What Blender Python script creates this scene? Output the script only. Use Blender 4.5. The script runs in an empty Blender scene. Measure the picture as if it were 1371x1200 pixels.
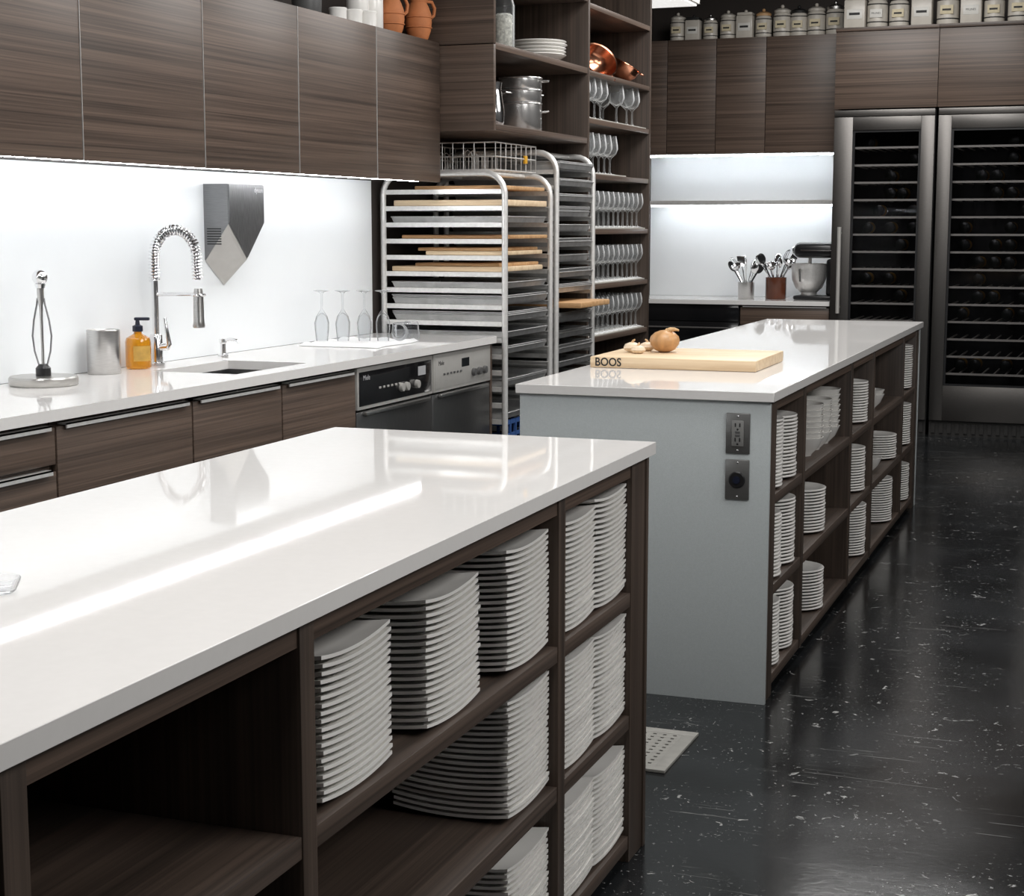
import bpy, bmesh, math, random
from mathutils import Vector, Matrix
PI = math.pi
R = math.radians
random.seed(11)
SC = bpy.context.scene
COL = SC.collection
ORD = ['zeroth','first','second','third','fourth','fifth','sixth','seventh','eighth','ninth','tenth','eleventh','twelfth',
       'thirteenth','fourteenth','fifteenth','sixteenth','seventeenth','eighteenth','nineteenth','twentieth','twenty-first','twenty-second']

# ------------------------------------------------------------------ mesh helpers
def NB():
    bm = bmesh.new(); bm.faces.layers.int.new('flat'); return bm

def box(bm, x0, x1, y0, y1, z0, z1, bev=0.0, seg=2):
    ly = bm.faces.layers.int['flat']
    old = set(bm.faces)
    vs = [bm.verts.new((x, y, z)) for x in (x0, x1) for y in (y0, y1) for z in (z0, z1)]
    F = [(0,1,3,2),(4,6,7,5),(0,4,5,1),(2,3,7,6),(0,2,6,4),(1,5,7,3)]
    fs = [bm.faces.new([vs[i] for i in f]) for f in F]
    if bev:
        es = list({e for f in fs for e in f.edges})
        bmesh.ops.bevel(bm, geom=es, offset=bev, segments=seg, profile=.5, affect='EDGES', clamp_overlap=True)
    for f in bm.faces:
        if f in old: continue
        f.normal_update(); n = f.normal
        f[ly] = 1 if max(abs(n.x), abs(n.y), abs(n.z)) > .9995 else 0
    return bm

def bx(*a, **k): return box(NB(), *a, **k)

def tube(bm, pts, r, seg=8, closed=False):
    pts = [Vector(p) for p in pts]
    n = len(pts)
    rad = r if isinstance(r, (list, tuple)) else [r]*n
    T = []
    for i in range(n):
        a = pts[(i-1) % n] if (closed or i > 0) else pts[i]
        b = pts[(i+1) % n] if (closed or i < n-1) else pts[i]
        T.append((b-a).normalized())
    up = Vector((0,0,1)) if abs(T[0].z) < .9 else Vector((1,0,0))
    nrm = (up - T[0]*up.dot(T[0])).normalized()
    rings = []
    for i in range(n):
        nrm = (nrm - T[i]*nrm.dot(T[i]))
        nrm = nrm.normalized() if nrm.length > 1e-6 else T[i].orthogonal().normalized()
        bi = T[i].cross(nrm)
        rings.append([bm.verts.new(pts[i] + (nrm*math.cos(2*PI*k/seg) + bi*math.sin(2*PI*k/seg))*rad[i]) for k in range(seg)])
    for i in range(n if closed else n-1):
        A, B = rings[i], rings[(i+1) % n]
        for k in range(seg):
            bm.faces.new([A[k], A[(k+1) % seg], B[(k+1) % seg], B[k]])
    if not closed:
        bm.faces.new(list(reversed(rings[0]))); bm.faces.new(rings[-1])
    return bm

def tb(pts, r, seg=8, closed=False): return tube(NB(), pts, r, seg, closed)

def lathe(bm, prof, c=(0,0,0), seg=24):
    rings = []
    for r, z in prof:
        if r < 1e-5: rings.append([bm.verts.new((c[0], c[1], c[2]+z))])
        else: rings.append([bm.verts.new((c[0]+r*math.cos(2*PI*k/seg), c[1]+r*math.sin(2*PI*k/seg), c[2]+z)) for k in range(seg)])
    for A, B in zip(rings[:-1], rings[1:]):
        if len(A) == 1 and len(B) == 1: continue
        for k in range(seg):
            k2 = (k+1) % seg
            if len(A) == 1: bm.faces.new([A[0], B[k2], B[k]])
            elif len(B) == 1: bm.faces.new([A[k], A[k2], B[0]])
            else: bm.faces.new([A[k], A[k2], B[k2], B[k]])
    return bm

def la(prof, c=(0,0,0), seg=24): return lathe(NB(), prof, c, seg)

def ball(bm, c, rx, ry=None, rz=None, u=16, v=10):
    ry = rx if ry is None else ry; rz = rx if rz is None else rz
    M = Matrix.Translation(c) @ Matrix.Diagonal((rx, ry, rz, 1))
    bmesh.ops.create_uvsphere(bm, u_segments=u, v_segments=v, radius=1, matrix=M)
    return bm

def prism(bm, poly_a, poly_b):
    A = [bm.verts.new(p) for p in poly_a]; B = [bm.verts.new(p) for p in poly_b]
    n = len(A)
    bm.faces.new(A); bm.faces.new(list(reversed(B)))
    for i in range(n): bm.faces.new([A[i], B[i], B[(i+1) % n], A[(i+1) % n]])
    return bm

# ------------------------------------------------------------------ object helpers
def mk(name, bm, mat, parent=None, loc=(0,0,0), rot=(0,0,0), smooth=True, ang=38):
    bmesh.ops.recalc_face_normals(bm, faces=bm.faces[:])
    ly = bm.faces.layers.int.get('flat')
    for f in bm.faces: f.smooth = bool(smooth) and not (ly is not None and f[ly] == 1)
    if ly is not None: bm.faces.layers.int.remove(ly)
    me = bpy.data.meshes.new(name)
    bm.to_mesh(me); bm.free()
    if smooth: me.set_sharp_from_angle(angle=R(ang))
    me.materials.append(mat)
    o = bpy.data.objects.new(name, me); COL.objects.link(o)
    o.location = loc; o.rotation_euler = rot
    if parent: o.parent = parent
    return o

def tag(o, label, cat, group=None):
    o['label'] = label; o['category'] = cat
    if group: o['group'] = group
    return o

def thing(name, label, cat, loc=(0,0,0), rz=0.0, group=None):
    o = bpy.data.objects.new(name, None); COL.objects.link(o)
    o.empty_display_size = .05
    o.location = loc; o.rotation_euler = (0,0,rz)
    return tag(o, label, cat, group)

def solo(name, bm, mat, label, cat, loc=(0,0,0), rot=(0,0,0), group=None, **k):
    return tag(mk(name, bm, mat, None, loc, rot, **k), label, cat, group)

def struct(name, bm, mat, **k):
    o = mk(name, bm, mat, **k); o['kind'] = 'structure'; return o

def again(o, parent, loc=None, rot=None):          # a further copy of one part
    c = o.copy(); COL.objects.link(c); c.parent = parent
    if loc is not None: c.location = loc
    if rot is not None: c.rotation_euler = rot
    return c

def dup(root, loc, rot=None, label=None, group=None):
    def rec(o, par):
        c = o.copy(); COL.objects.link(c)
        if par: c.parent = par
        for ch in kids.get(o.name, []): rec(ch, c)
        return c
    kids = {}
    def walk(o):
        kids[o.name] = list(o.children)
        for ch in o.children: walk(ch)
    walk(root)
    r = rec(root, None)
    r.location = loc
    if rot is not None: r.rotation_euler = rot
    if label: r['label'] = label
    if group: r['group'] = group
    return r

class Kit:                                          # first call moves the prototype, later calls copy it
    def __init__(s, proto): s.p = proto; s.used = False
    def put(s, loc, rot=(0,0,0), label=None, group=None):
        if not s.used:
            s.used = True; o = s.p; o.location = loc; o.rotation_euler = rot
            if label: o['label'] = label
            if group: o['group'] = group
            return o
        return dup(s.p, loc, rot, label, group)

FX = Matrix(((0,0,1,0),(1,0,0,0),(0,1,0,0),(0,0,0,1)))     # text that faces +x
FY = Matrix(((1,0,0,0),(0,0,-1,0),(0,1,0,0),(0,0,0,1)))    # text that faces -y
def lettering(name, body, size, mat, parent, loc, F, bold=0.0, sx=1.0):
    cu = bpy.data.curves.new(name, 'FONT'); cu.body = body; cu.size = size; cu.extrude = .0003; cu.offset = bold
    cu.align_x = 'CENTER'; cu.align_y = 'CENTER'
    t = bpy.data.objects.new('lettering_source', cu); COL.objects.link(t)
    dg = bpy.context.evaluated_depsgraph_get()
    me = bpy.data.meshes.new_from_object(t.evaluated_get(dg))
    bpy.data.objects.remove(t); bpy.data.curves.remove(cu)
    me.transform(F @ Matrix.Diagonal((sx,1,1,1)))
    me.materials.clear(); me.materials.append(mat)
    o = bpy.data.objects.new(name, me); COL.objects.link(o); o.parent = parent; o.location = loc
    return o

# ------------------------------------------------------------------ materials
def lin(c):
    c /= 255.0
    return c/12.92 if c <= .04045 else ((c+.055)/1.055)**2.4
def S(r, g, b): return (lin(r), lin(g), lin(b), 1)

def newmat(name):
    m = bpy.data.materials.new(name); m.use_nodes = True
    nt = m.node_tree
    return m, nt, nt.nodes['Principled BSDF']

def N(nt, t, **k):
    n = nt.nodes.new(t)
    for a, v in k.items(): setattr(n, a, v)
    return n

def plain(name, col, rough=.5, metal=0.0, var=.06, scale=30, bump=0.0, bscale=200, stretch=None, coat=0.0, spec=.5, trans=0.0):
    m, nt, b = newmat(name)
    tc = N(nt, 'ShaderNodeTexCoord'); mp = N(nt, 'ShaderNodeMapping')
    if stretch: mp.inputs['Scale'].default_value = stretch
    no = N(nt, 'ShaderNodeTexNoise'); no.inputs['Scale'].default_value = scale; no.inputs['Detail'].default_value = 3
    nt.links.new(tc.outputs['Object'], mp.inputs['Vector']); nt.links.new(mp.outputs[0], no.inputs['Vector'])
    rp = N(nt, 'ShaderNodeValToRGB')
    rp.color_ramp.elements[0].position = .3; rp.color_ramp.elements[1].position = .7
    rp.color_ramp.elements[0].color = tuple(c*(1-var) for c in col[:3])+(1,)
    rp.color_ramp.elements[1].color = tuple(min(1, c*(1+var)) for c in col[:3])+(1,)
    nt.links.new(no.outputs['Fac'], rp.inputs[0]); nt.links.new(rp.outputs[0], b.inputs['Base Color'])
    b.inputs['Roughness'].default_value = rough; b.inputs['Metallic'].default_value = metal
    b.inputs['Coat Weight'].default_value = coat; b.inputs['Coat Roughness'].default_value = .05
    b.inputs['Specular IOR Level'].default_value = spec
    b.inputs['Transmission Weight'].default_value = trans
    if bump:
        n2 = N(nt, 'ShaderNodeTexNoise'); n2.inputs['Scale'].default_value = bscale
        nt.links.new(mp.outputs[0], n2.inputs['Vector'])
        bp = N(nt, 'ShaderNodeBump'); bp.inputs['Strength'].default_value = bump; bp.inputs['Distance'].default_value = .002
        nt.links.new(n2.outputs['Fac'], bp.inputs['Height']); nt.links.new(bp.outputs[0], b.inputs['Normal'])
    return m

def wood(name, axis, dark, light, rough=.42, fine=230, broad=52, along=.5, dist=.05):
    m, nt, b = newmat(name)
    tc = N(nt, 'ShaderNodeTexCoord'); oi = N(nt, 'ShaderNodeObjectInfo')
    ml = N(nt, 'ShaderNodeMath', operation='MULTIPLY'); ml.inputs[1].default_value = 37.0
    nt.links.new(oi.outputs['Random'], ml.inputs[0])
    ad = N(nt, 'ShaderNodeVectorMath', operation='ADD')
    nt.links.new(tc.outputs['Object'], ad.inputs[0]); nt.links.new(ml.outputs[0], ad.inputs[1])
    def layer(sc, al, detail, dist):
        mp = N(nt, 'ShaderNodeMapping'); s = [sc, sc, sc]; s[axis] = al
        mp.inputs['Scale'].default_value = s
        no = N(nt, 'ShaderNodeTexNoise'); no.inputs['Scale'].default_value = 1; no.inputs['Detail'].default_value = detail
        no.inputs['Distortion'].default_value = dist
        nt.links.new(ad.outputs[0], mp.inputs['Vector']); nt.links.new(mp.outputs[0], no.inputs['Vector'])
        return no.outputs['Fac']
    f1 = layer(fine, along*2.6, 4, dist); f2 = layer(broad, along, 3, dist*1.6)
    mx = N(nt, 'ShaderNodeMath', operation='ADD'); nt.links.new(f1, mx.inputs[0]); nt.links.new(f2, mx.inputs[1])
    hf = N(nt, 'ShaderNodeMath', operation='MULTIPLY'); hf.inputs[1].default_value = .5; nt.links.new(mx.outputs[0], hf.inputs[0])
    rp = N(nt, 'ShaderNodeValToRGB'); e = rp.color_ramp.elements
    e[0].position = .36; e[0].color = dark; e[1].position = .64; e[1].color = light
    nt.links.new(hf.outputs[0], rp.inputs[0]); nt.links.new(rp.outputs[0], b.inputs['Base Color'])
    b.inputs['Roughness'].default_value = rough
    bp = N(nt, 'ShaderNodeBump'); bp.inputs['Strength'].default_value = .1; bp.inputs['Distance'].default_value = .001
    nt.links.new(f1, bp.inputs['Height']); nt.links.new(bp.outputs[0], b.inputs['Normal'])
    return m

def thin_glass(name, tint, blend=.12, rough=.02, gmax=1.0, painted_sheen=0.0, edge=0.0, ecol=.92):
    m = bpy.data.materials.new(name); m.use_nodes = True; nt = m.node_tree; nt.nodes.clear()
    out = N(nt, 'ShaderNodeOutputMaterial'); mix = N(nt, 'ShaderNodeMixShader')
    tr = N(nt, 'ShaderNodeBsdfTransparent'); tr.inputs[0].default_value = tint
    gl = N(nt, 'ShaderNodeBsdfGlossy'); gl.inputs['Roughness'].default_value = rough; gl.inputs['Color'].default_value = (gmax, gmax, gmax, 1)
    lw = N(nt, 'ShaderNodeLayerWeight'); lw.inputs['Blend'].default_value = blend
    nt.links.new(lw.outputs['Fresnel'], mix.inputs[0]); nt.links.new(tr.outputs[0], mix.inputs[1]); nt.links.new(gl.outputs[0], mix.inputs[2])
    last = mix
    if painted_sheen or edge:
        df = N(nt, 'ShaderNodeBsdfDiffuse'); df.inputs[0].default_value = (ecol, ecol*1.01, ecol*1.02, 1)  # diffuse colour mixed in to paint the gleam and rim outlines of glass
        mr = N(nt, 'ShaderNodeMapRange'); mr.inputs['From Min'].default_value = .35; mr.inputs['From Max'].default_value = 1
        mr.inputs['To Min'].default_value = painted_sheen; mr.inputs['To Max'].default_value = painted_sheen+edge
        l2 = N(nt, 'ShaderNodeLayerWeight'); l2.inputs['Blend'].default_value = .5
        nt.links.new(l2.outputs['Facing'], mr.inputs[0])
        m2 = N(nt, 'ShaderNodeMixShader'); nt.links.new(mr.outputs[0], m2.inputs[0]); nt.links.new(mix.outputs[0], m2.inputs[1]); nt.links.new(df.outputs[0], m2.inputs[2])
        last = m2
    nt.links.new(last.outputs[0], out.inputs[0])
    return m

def glow(name, col, st):
    m, nt, b = newmat(name)
    b.inputs['Base Color'].default_value = (.8,.8,.8,1)
    b.inputs['Emission Color'].default_value = col; b.inputs['Emission Strength'].default_value = st
    return m

def floor_mat():
    m, nt, b = newmat('polished_black_concrete')
    tc = N(nt, 'ShaderNodeTexCoord')
    def noise(sc, det, dist=0.0, scale=None, rot=0, ro=.5):
        n = N(nt, 'ShaderNodeTexNoise'); n.inputs['Scale'].default_value = sc; n.inputs['Detail'].default_value = det; n.inputs['Distortion'].default_value = dist
        n.inputs['Roughness'].default_value = ro
        if scale:
            mp = N(nt, 'ShaderNodeMapping'); mp.inputs['Scale'].default_value = scale; mp.inputs['Rotation'].default_value = (0,0,rot)
            nt.links.new(tc.outputs['Object'], mp.inputs['Vector']); nt.links.new(mp.outputs[0], n.inputs['Vector'])
        else: nt.links.new(tc.outputs['Object'], n.inputs['Vector'])
        return n.outputs['Fac']
    def ramp(src, p0, c0, p1, c1):
        r = N(nt, 'ShaderNodeValToRGB'); e = r.color_ramp.elements
        e[0].position = p0; e[0].color = c0; e[1].position = p1; e[1].color = c1
        nt.links.new(src, r.inputs[0]); return r.outputs[0]
    def math2(op, a, c):
        q = N(nt, 'ShaderNodeMath', operation=op); nt.links.new(a, q.inputs[0]); nt.links.new(c, q.inputs[1]); return q.outputs[0]
    big = noise(2.2, 6, .6); mid = noise(48, 5, .2, ro=.6); speck = noise(24, 7, 1.0, ro=.62); fine = noise(80, 4, .5, ro=.6); region = noise(2.1, 3)
    base = ramp(big, .35, S(15,16,17), .72, S(32,34,36))
    K, Wt = (0,0,0,1), (1,1,1,1)
    sp = math2('MULTIPLY', ramp(speck, .64, K, .67, Wt), ramp(region, .42, K, .54, (.9,.9,.9,1)))
    s2 = math2('MULTIPLY', ramp(fine, .64, K, .68, (.6,.6,.6,1)), ramp(region, .38, K, .52, Wt))
    st = ramp(noise(1, 3, .9, (3,64,1), .7), .645, K, .69, (.30,.30,.30,1))
    st2 = ramp(noise(1, 3, .9, (3,60,1), -.5), .65, K, .70, (.26,.26,.26,1))
    st = math2('MULTIPLY', math2('MAXIMUM', st, st2), ramp(noise(2.4, 5), .50, K, .57, Wt))
    mm = math2('MAXIMUM', math2('MAXIMUM', sp, s2), st)
    mix = N(nt, 'ShaderNodeMixRGB'); mix.inputs['Color2'].default_value = S(158,158,156)
    nt.links.new(mm, mix.inputs[0]); nt.links.new(base, mix.inputs['Color1'])
    nt.links.new(mix.outputs[0], b.inputs['Base Color'])
    mr = N(nt, 'ShaderNodeMapRange'); mr.inputs['From Min'].default_value = .3; mr.inputs['From Max'].default_value = .7
    mr.inputs['To Min'].default_value = .14; mr.inputs['To Max'].default_value = .2
    nt.links.new(big, mr.inputs[0]); nt.links.new(mr.outputs[0], b.inputs['Roughness'])
    bp = N(nt, 'ShaderNodeBump'); bp.inputs['Strength'].default_value = .13; bp.inputs['Distance'].default_value = .002
    nt.links.new(mid, bp.inputs['Height']); nt.links.new(bp.outputs[0], b.inputs['Normal'])
    b.inputs['Specular IOR Level'].default_value = .4
    return m

WD, WL = S(61,50,43), S(105,88,77)
M = {}
M['wood_y'] = wood('dark_laminate_grain_along_run', 1, WD, WL)
M['wood_x'] = wood('dark_laminate_grain_across', 0, WD, WL)
M['wood_z'] = wood('dark_laminate_grain_upright', 2, S(52,43,37), S(82,69,60))
M['wood_in'] = wood('dark_laminate_shelf_inside', 1, S(54,45,39), S(88,74,65), rough=.5)
M['quartz'] = plain('white_quartz', S(221,219,217), .03, var=.012, scale=60, spec=.11)
M['splash'] = plain('white_backsplash', S(228,231,233), .25, var=.01, scale=5, spec=.3)
M['grey'] = plain('grey_painted_panel', S(174,180,181), .5, var=.04, scale=220, bump=.3, bscale=500)
M['floor'] = floor_mat()
M['wall_dark'] = plain('dark_brown_wall', S(50,43,39), .7, var=.08, scale=8)
M['wall_light'] = plain('pale_wall', S(105,105,105), .8, var=.03, scale=6)
M['ceil'] = plain('ceiling_paint', S(80,80,81), .9, var=.03, scale=5)
M['steel'] = plain('brushed_steel', (.55,.54,.53,1), .28, 1, var=.08, scale=40, stretch=(1,1,14))
M['steel_fridge'] = plain('fridge_steel', (.135,.128,.122,1), .38, .95, var=.08, scale=30, stretch=(1,1,20))
M['steel_plate'] = plain('socket_plate_steel', (.22,.22,.215,1), .4, .8, var=.05, scale=30, stretch=(1,1,20))
M['steel_h'] = plain('brushed_steel_across', (.50,.49,.47,1), .3, 1, var=.08, scale=30, stretch=(1,1,20))
M['steel_pot'] = plain('satin_pot_steel', (.66,.65,.64,1), .26, .9, var=.05, scale=30, stretch=(1,1,20))
M['steel_mid'] = plain('dryer_steel', (.22,.22,.225,1), .36, .8, var=.08, scale=30, stretch=(1,1,14))
M['steel_dark'] = plain('dark_brushed_steel', (.20,.20,.205,1), .34, .85, var=.2, scale=24, stretch=(14,14,1))
M['steel_door'] = plain('dishwasher_door_steel', (.22,.22,.22,1), .36, 1, var=.1, scale=30, stretch=(14,14,1))
M['silver'] = plain('silver_fascia', S(184,182,178), .4, .3, var=.03, scale=30)
M['chrome'] = plain('chrome', (.84,.84,.85,1), .13, 1, var=.02, scale=10)
M['alu'] = plain('aluminium', (.80,.79,.77,1), .36, .55, var=.06, scale=60)
M['pan'] = plain('sheet_pan_aluminium', (.48,.48,.48,1), .4, .75, var=.12, scale=25)
M['copper'] = plain('copper', (.78,.36,.22,1), .2, 1, var=.08, scale=20)
M['china'] = plain('white_china', S(244,242,238), .16, var=.015, scale=20)
M['china_dim'] = plain('dimmed_white_china', S(196,190,180), .3, var=.05, scale=25)  # white china with the dim light up there put into its colour
M['black'] = plain('black_plastic', (.012,.012,.013,1), .3, var=.1, scale=30)
M['black_gloss'] = plain('black_glass', (.008,.008,.009,1), .08, var=.1, scale=10)
M['dark_in'] = plain('dark_cabinet_lining', (.012,.012,.013,1), .5, var=.1, scale=10)
M['maple'] = wood('maple_board', 0, S(205,176,140), S(232,210,178), rough=.5, fine=60, broad=14, dist=.4, along=.8)
M['maple_d'] = wood('worn_board', 0, S(168,125,82), S(206,166,120), rough=.55, fine=60, broad=14, dist=.4, along=.8)
M['terra'] = plain('terracotta', S(190,118,72), .7, var=.12, scale=18, bump=.2, bscale=120)
M['onion'] = plain('onion_skin', S(190,146,100), .36, var=.22, scale=14, stretch=(3,3,.4))
M['onion_dry'] = plain('dry_onion_neck', S(196,160,116), .7, var=.15, scale=30)
M['garlic'] = plain('garlic_skin', S(226,206,180), .5, var=.1, scale=25, stretch=(2,2,.5))
M['amber'] = plain('amber_soap', S(232,158,34), .06, var=.05, scale=5, coat=.6, trans=.6)
M['paper'] = plain('label_paper', S(210,198,168), .6, var=.08, scale=50)
M['tan'] = plain('tan_soap_label', S(190,150,72), .6, var=.12, scale=60)
M['blue_cap'] = plain('navy_plastic', S(20,26,44), .35)
M['blue'] = plain('blue_plastic', S(52,84,140), .45, var=.06)
M['cloth'] = plain('white_cotton', S(230,230,230), .85, var=.03, scale=90, bump=.4, bscale=400)
M['glass'] = thin_glass('clear_glass', (.985,.99,.99,1), .10, painted_sheen=.05, edge=.55)
M['glass_sink'] = thin_glass('clear_stemware_glass', (.965,.97,.975,1), .07, painted_sheen=.02, edge=.62, ecol=.42)
M['glass_dish'] = thin_glass('clear_dish_glass', (.975,.98,.985,1), .06, painted_sheen=.02, edge=.4, ecol=.6)
M['jar_glass'] = thin_glass('jar_glass', (.95,.96,.96,1), .12, painted_sheen=.02, edge=.3)
M['door_glass'] = thin_glass('tinted_door_glass', (.67,.67,.685,1), .12, gmax=.9)
M['bottle'] = plain('dark_bottle_glass', (.006,.008,.006,1), .3, var=.1, scale=5)
M['foil'] = plain('bottle_foil', S(46,22,22), .5, .3)
M['crock'] = plain('brown_glazed_crock', S(92,50,32), .2, var=.15, scale=12)
M['sugar'] = plain('white_lumps', S(205,202,194), .9, var=.4, scale=70)
M['led'] = glow('led_strip', (.96,.982,1,1), 58)
M['led_back'] = glow('led_strip_cool', (.91,.96,1,1), 34)
M['diff'] = glow('lamp_diffuser', (1,.98,.95,1), .8)
M['ink'] = plain('black_ink', (.01,.01,.01,1), .6)
M['ink_grey'] = plain('grey_print', S(170,170,172), .5)
M['display'] = plain('dark_display', (.01,.012,.014,1), .1)
M['white_pl'] = plain('white_plastic', S(214,212,206), .45, var=.03)
M['liner'] = plain('off_white_liner', S(168,165,158), .5, var=.04)
M['grate'] = plain('worn_grey_grate', S(142,140,135), .5, var=.08)
M['grey_pl'] = plain('grey_plastic', S(84,84,84), .4)
M['socket_face'] = plain('grey_socket_face', S(122,122,120), .45)
M['rubber'] = plain('black_rubber', (.015,.015,.015,1), .8)
M['shelf_front'] = plain('pale_shelf_front', S(232,226,214), .4, var=.05)
M['plinth'] = plain('dark_plinth', (.015,.014,.013,1), .6)

# ------------------------------------------------------------------ camera
F_PX, PITCH, YAW, H = 2209.0, math.atan(297/2209), R(21.087), 1.375
cy, sy, cp, sp = math.cos(YAW), math.sin(YAW), math.cos(PITCH), math.sin(PITCH)
d = Vector((-sy*cp, cy*cp, -sp)); r_ = Vector((cy, sy, 0)); u_ = r_.cross(d)
cam = bpy.data.cameras.new('camera'); co = bpy.data.objects.new('camera', cam); COL.objects.link(co)
cam.sensor_width = 36; cam.lens = 36*F_PX/1371; cam.clip_start = .02; cam.clip_end = 60
co.matrix_world = Matrix((( r_.x, u_.x, -d.x, 0),( r_.y, u_.y, -d.y, 0),( r_.z, u_.z, -d.z, H),(0,0,0,1)))
SC.camera = co
SC.view_settings.view_transform = 'Standard'

# ------------------------------------------------------------------ room
XW, YB, CZ = -3.18, 11.78, 3.3
struct('floor', bx(-3.6, 2.3, -1.8, YB+.1, -.1, 0), M['floor'])
struct('ceiling', bx(-3.6, 2.3, -1.8, YB+.1, CZ, CZ+.1), M['ceil'])
struct('wall_left', bx(XW-.12, XW, -1.8, 8.87, 0, CZ), M['wall_dark'])
struct('wall_left_rear', bx(-3.6, -3.45, 8.87, YB+.1, 0, CZ), M['wall_dark'])
struct('wall_left_return', bx(-3.6, XW-.12, 8.77, 8.87, 0, CZ), M['wall_dark'])
struct('wall_back', bx(-3.6, 2.3, YB, YB+.12, 0, CZ), M['wall_dark'])
struct('wall_right', bx(2.2, 2.3, -1.8, YB, 0, CZ), M['wall_light'])
struct('wall_front', bx(-3.3, 2.2, -1.8, -1.7, 0, CZ), M['wall_light'])

# ------------------------------------------------------------------ islands
L, W, HC = 3.72, .775, .91
BAYS = {'far': [(.13,.575),(.615,1.55),(1.59,2.13),(2.17,3.105),(3.145,3.59)],
        'near': [(.13,.575),(.615,1.485),(1.525,2.08),(2.12,3.105),(3.145,3.59)]}
SHELF = [.06, .33, .60]
ROT = R(.9)
ISL = {'near': Vector((-.988+.0157*3.72, 3.435-3.72, 0)), 'far': Vector((-.974, 4.575, 0))}
def isl(k, x, y, z):
    c, s = math.cos(ROT), math.sin(ROT); o = ISL[k]
    return (o.x + c*x - s*y, o.y + s*x + c*y, z)
HT = .883
def island(k, label):
    t = thing('island_cabinet', label, 'kitchen island', ISL[k], ROT)
    mk('end_panel', bx(-.765, -.012, .012, .03, 0, HT-.001, bev=.001), M['grey'], t)
    mk('end_panel', bx(-.765, -.012, L-.03, L-.012, 0, HT-.001, bev=.001), M['wood_z'] if k == 'near' else M['grey'], t)
    mk('side_panel', bx(-.765, -.747, .03, L-.03, 0, HT-.001), M['grey'], t)
    for a, b in ((.03,.13),(3.59,L-.03)):
        mk('filler_panel', bx(-.5, -.016, a, b, .0, HT-.001, bev=.001), M['wood_z'], t)
    B = BAYS[k]
    for i in range(4):
        a, b = B[i][1], B[i+1][0]
        mk('divider', bx(-.5, -.016, a, b, .03, HT-.001, bev=.0015), M['wood_z'], t)
    mk('back_panel', bx(-.52, -.5, .03, L-.03, .03, HT-.001), M['wood_in'], t)
    for a, b in B:
        for z in SHELF:
            mk('shelf', bx(-.5, -.018, a, b, z-.03, z, bev=.001), M['wood_in'], t)
        mk('top_rail', bx(-.5, -.02, a, b, .848, HT-.001), M['wood_y'], t)
    mk('plinth', bx(-.72, -.05, .03, L-.03, 0, .03), M['plinth'], t)
    return t
island('near', 'nearest dark wood island with open shelves of square white plates')
island('far', 'far island with grey end panel, sockets and shelves of round plates')
for k, lb in (('near','white quartz worktop of the nearest island, nearly empty'),('far','white quartz worktop of the far island, carrying the chopping board')):
    solo('island_worktop', bx(-W, 0, 0, L, HT, HC, bev=.001, seg=1), M['quartz'], lb, 'worktop', ISL[k], (0,0,ROT))
solo('glass_dish', la([(0,0),(.018,0),(.022,.003),(.028,.016),(.029,.02),(.0265,.02),(.02,.006),(0,.005)], seg=12), M['glass_dish'],
     'small clear glass dish at the left edge of the nearest worktop', 'dish', (-1.355, 1.69, HC+.0005))

# square plates
def square_plate():
    bm = NB(); n = 12; h = .111; th = .0062
    def P(i, j, o):
        u = -1 + 2*i/n; v = -1 + 2*j/n
        x = u*math.sqrt(1-.014*v*v)*h; y = v*math.sqrt(1-.014*u*u)*h
        rr = max(abs(u), abs(v)); z = .0045*max(0, (rr-.55)/.45)**1.4 + .009*(u*v)**2
        if o == 0 and rr > .99: o = .0008                       # slim rim
        return bm.verts.new((x, y, z+o))
    T = [[P(i, j, th) for j in range(n+1)] for i in range(n+1)]
    B = [[P(i, j, 0) for j in range(n+1)] for i in range(n+1)]
    for i in range(n):
        for j in range(n):
            bm.faces.new([T[i][j], T[i+1][j], T[i+1][j+1], T[i][j+1]])
            bm.faces.new([B[i][j], B[i][j+1], B[i+1][j+1], B[i+1][j]])
    rim = [(i,0) for i in range(n)]+[(n,j) for j in range(n)]+[(i,n) for i in range(n,0,-1)]+[(0,j) for j in range(n,0,-1)]
    for q in range(len(rim)):
        a, b = rim[q], rim[(q+1) % len(rim)]
        bm.faces.new([B[a[0]][a[1]], B[b[0]][b[1]], T[b[0]][b[1]], T[a[0]][a[1]]])
    return bm
SQ = Kit(solo('square_plate', square_plate(), M['china'], 'x', 'plate', ang=50))
def rp_prof(r): return [(0,0),(.6*r,0),(.75*r,.002),(r*.99,.0095),(r,.012),(r*.985,.0155),(.73*r,.008),(.6*r,.006),(0,.006)]
RP = {r: Kit(solo('round_plate', la(rp_prof(r), seg=28), M['china'], 'x', 'plate', ang=50)) for r in (.105, .095)}
BW = Kit(solo('bowl', la([(0,0),(.035,0),(.037,.006),(.06,.03),(.074,.062),(.0755,.065),(.073,.0655),(.057,.032),(.034,.011),(0,.009)], seg=24), M['china'], 'x', 'bowl', ang=50))
def stack(kit, k, x, y, z, n, pitch, what, where, group, wob=1.2):
    for i in range(n):
        o = n - i
        kit.put(isl(k, x+random.uniform(-.0015,.0015), y+random.uniform(-.0015,.0015), z+.001+i*pitch),
                (0, 0, ROT+R(random.uniform(-wob, wob))),
                '%s white %s from the top, %s' % (ORD[o], what, where), group)
SPI = .0108
G1 = 'square plates on the nearest island'
for s, ns in ((2,(20,21)),(1,(20,20)),(0,(18,18))):
    sh = ['bottom','middle','top'][s]
    stack(SQ, 'near', -.138, 3.258, SHELF[s], ns[0], SPI, 'square plate', 'nearer stack, %s shelf, end bay of nearest island' % sh, G1, .5)
    stack(SQ, 'near', -.138, 3.4765, SHELF[s]+.0, ns[1], SPI, 'square plate', 'farther stack, %s shelf, end bay of nearest island' % sh, G1, .5)
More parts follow.
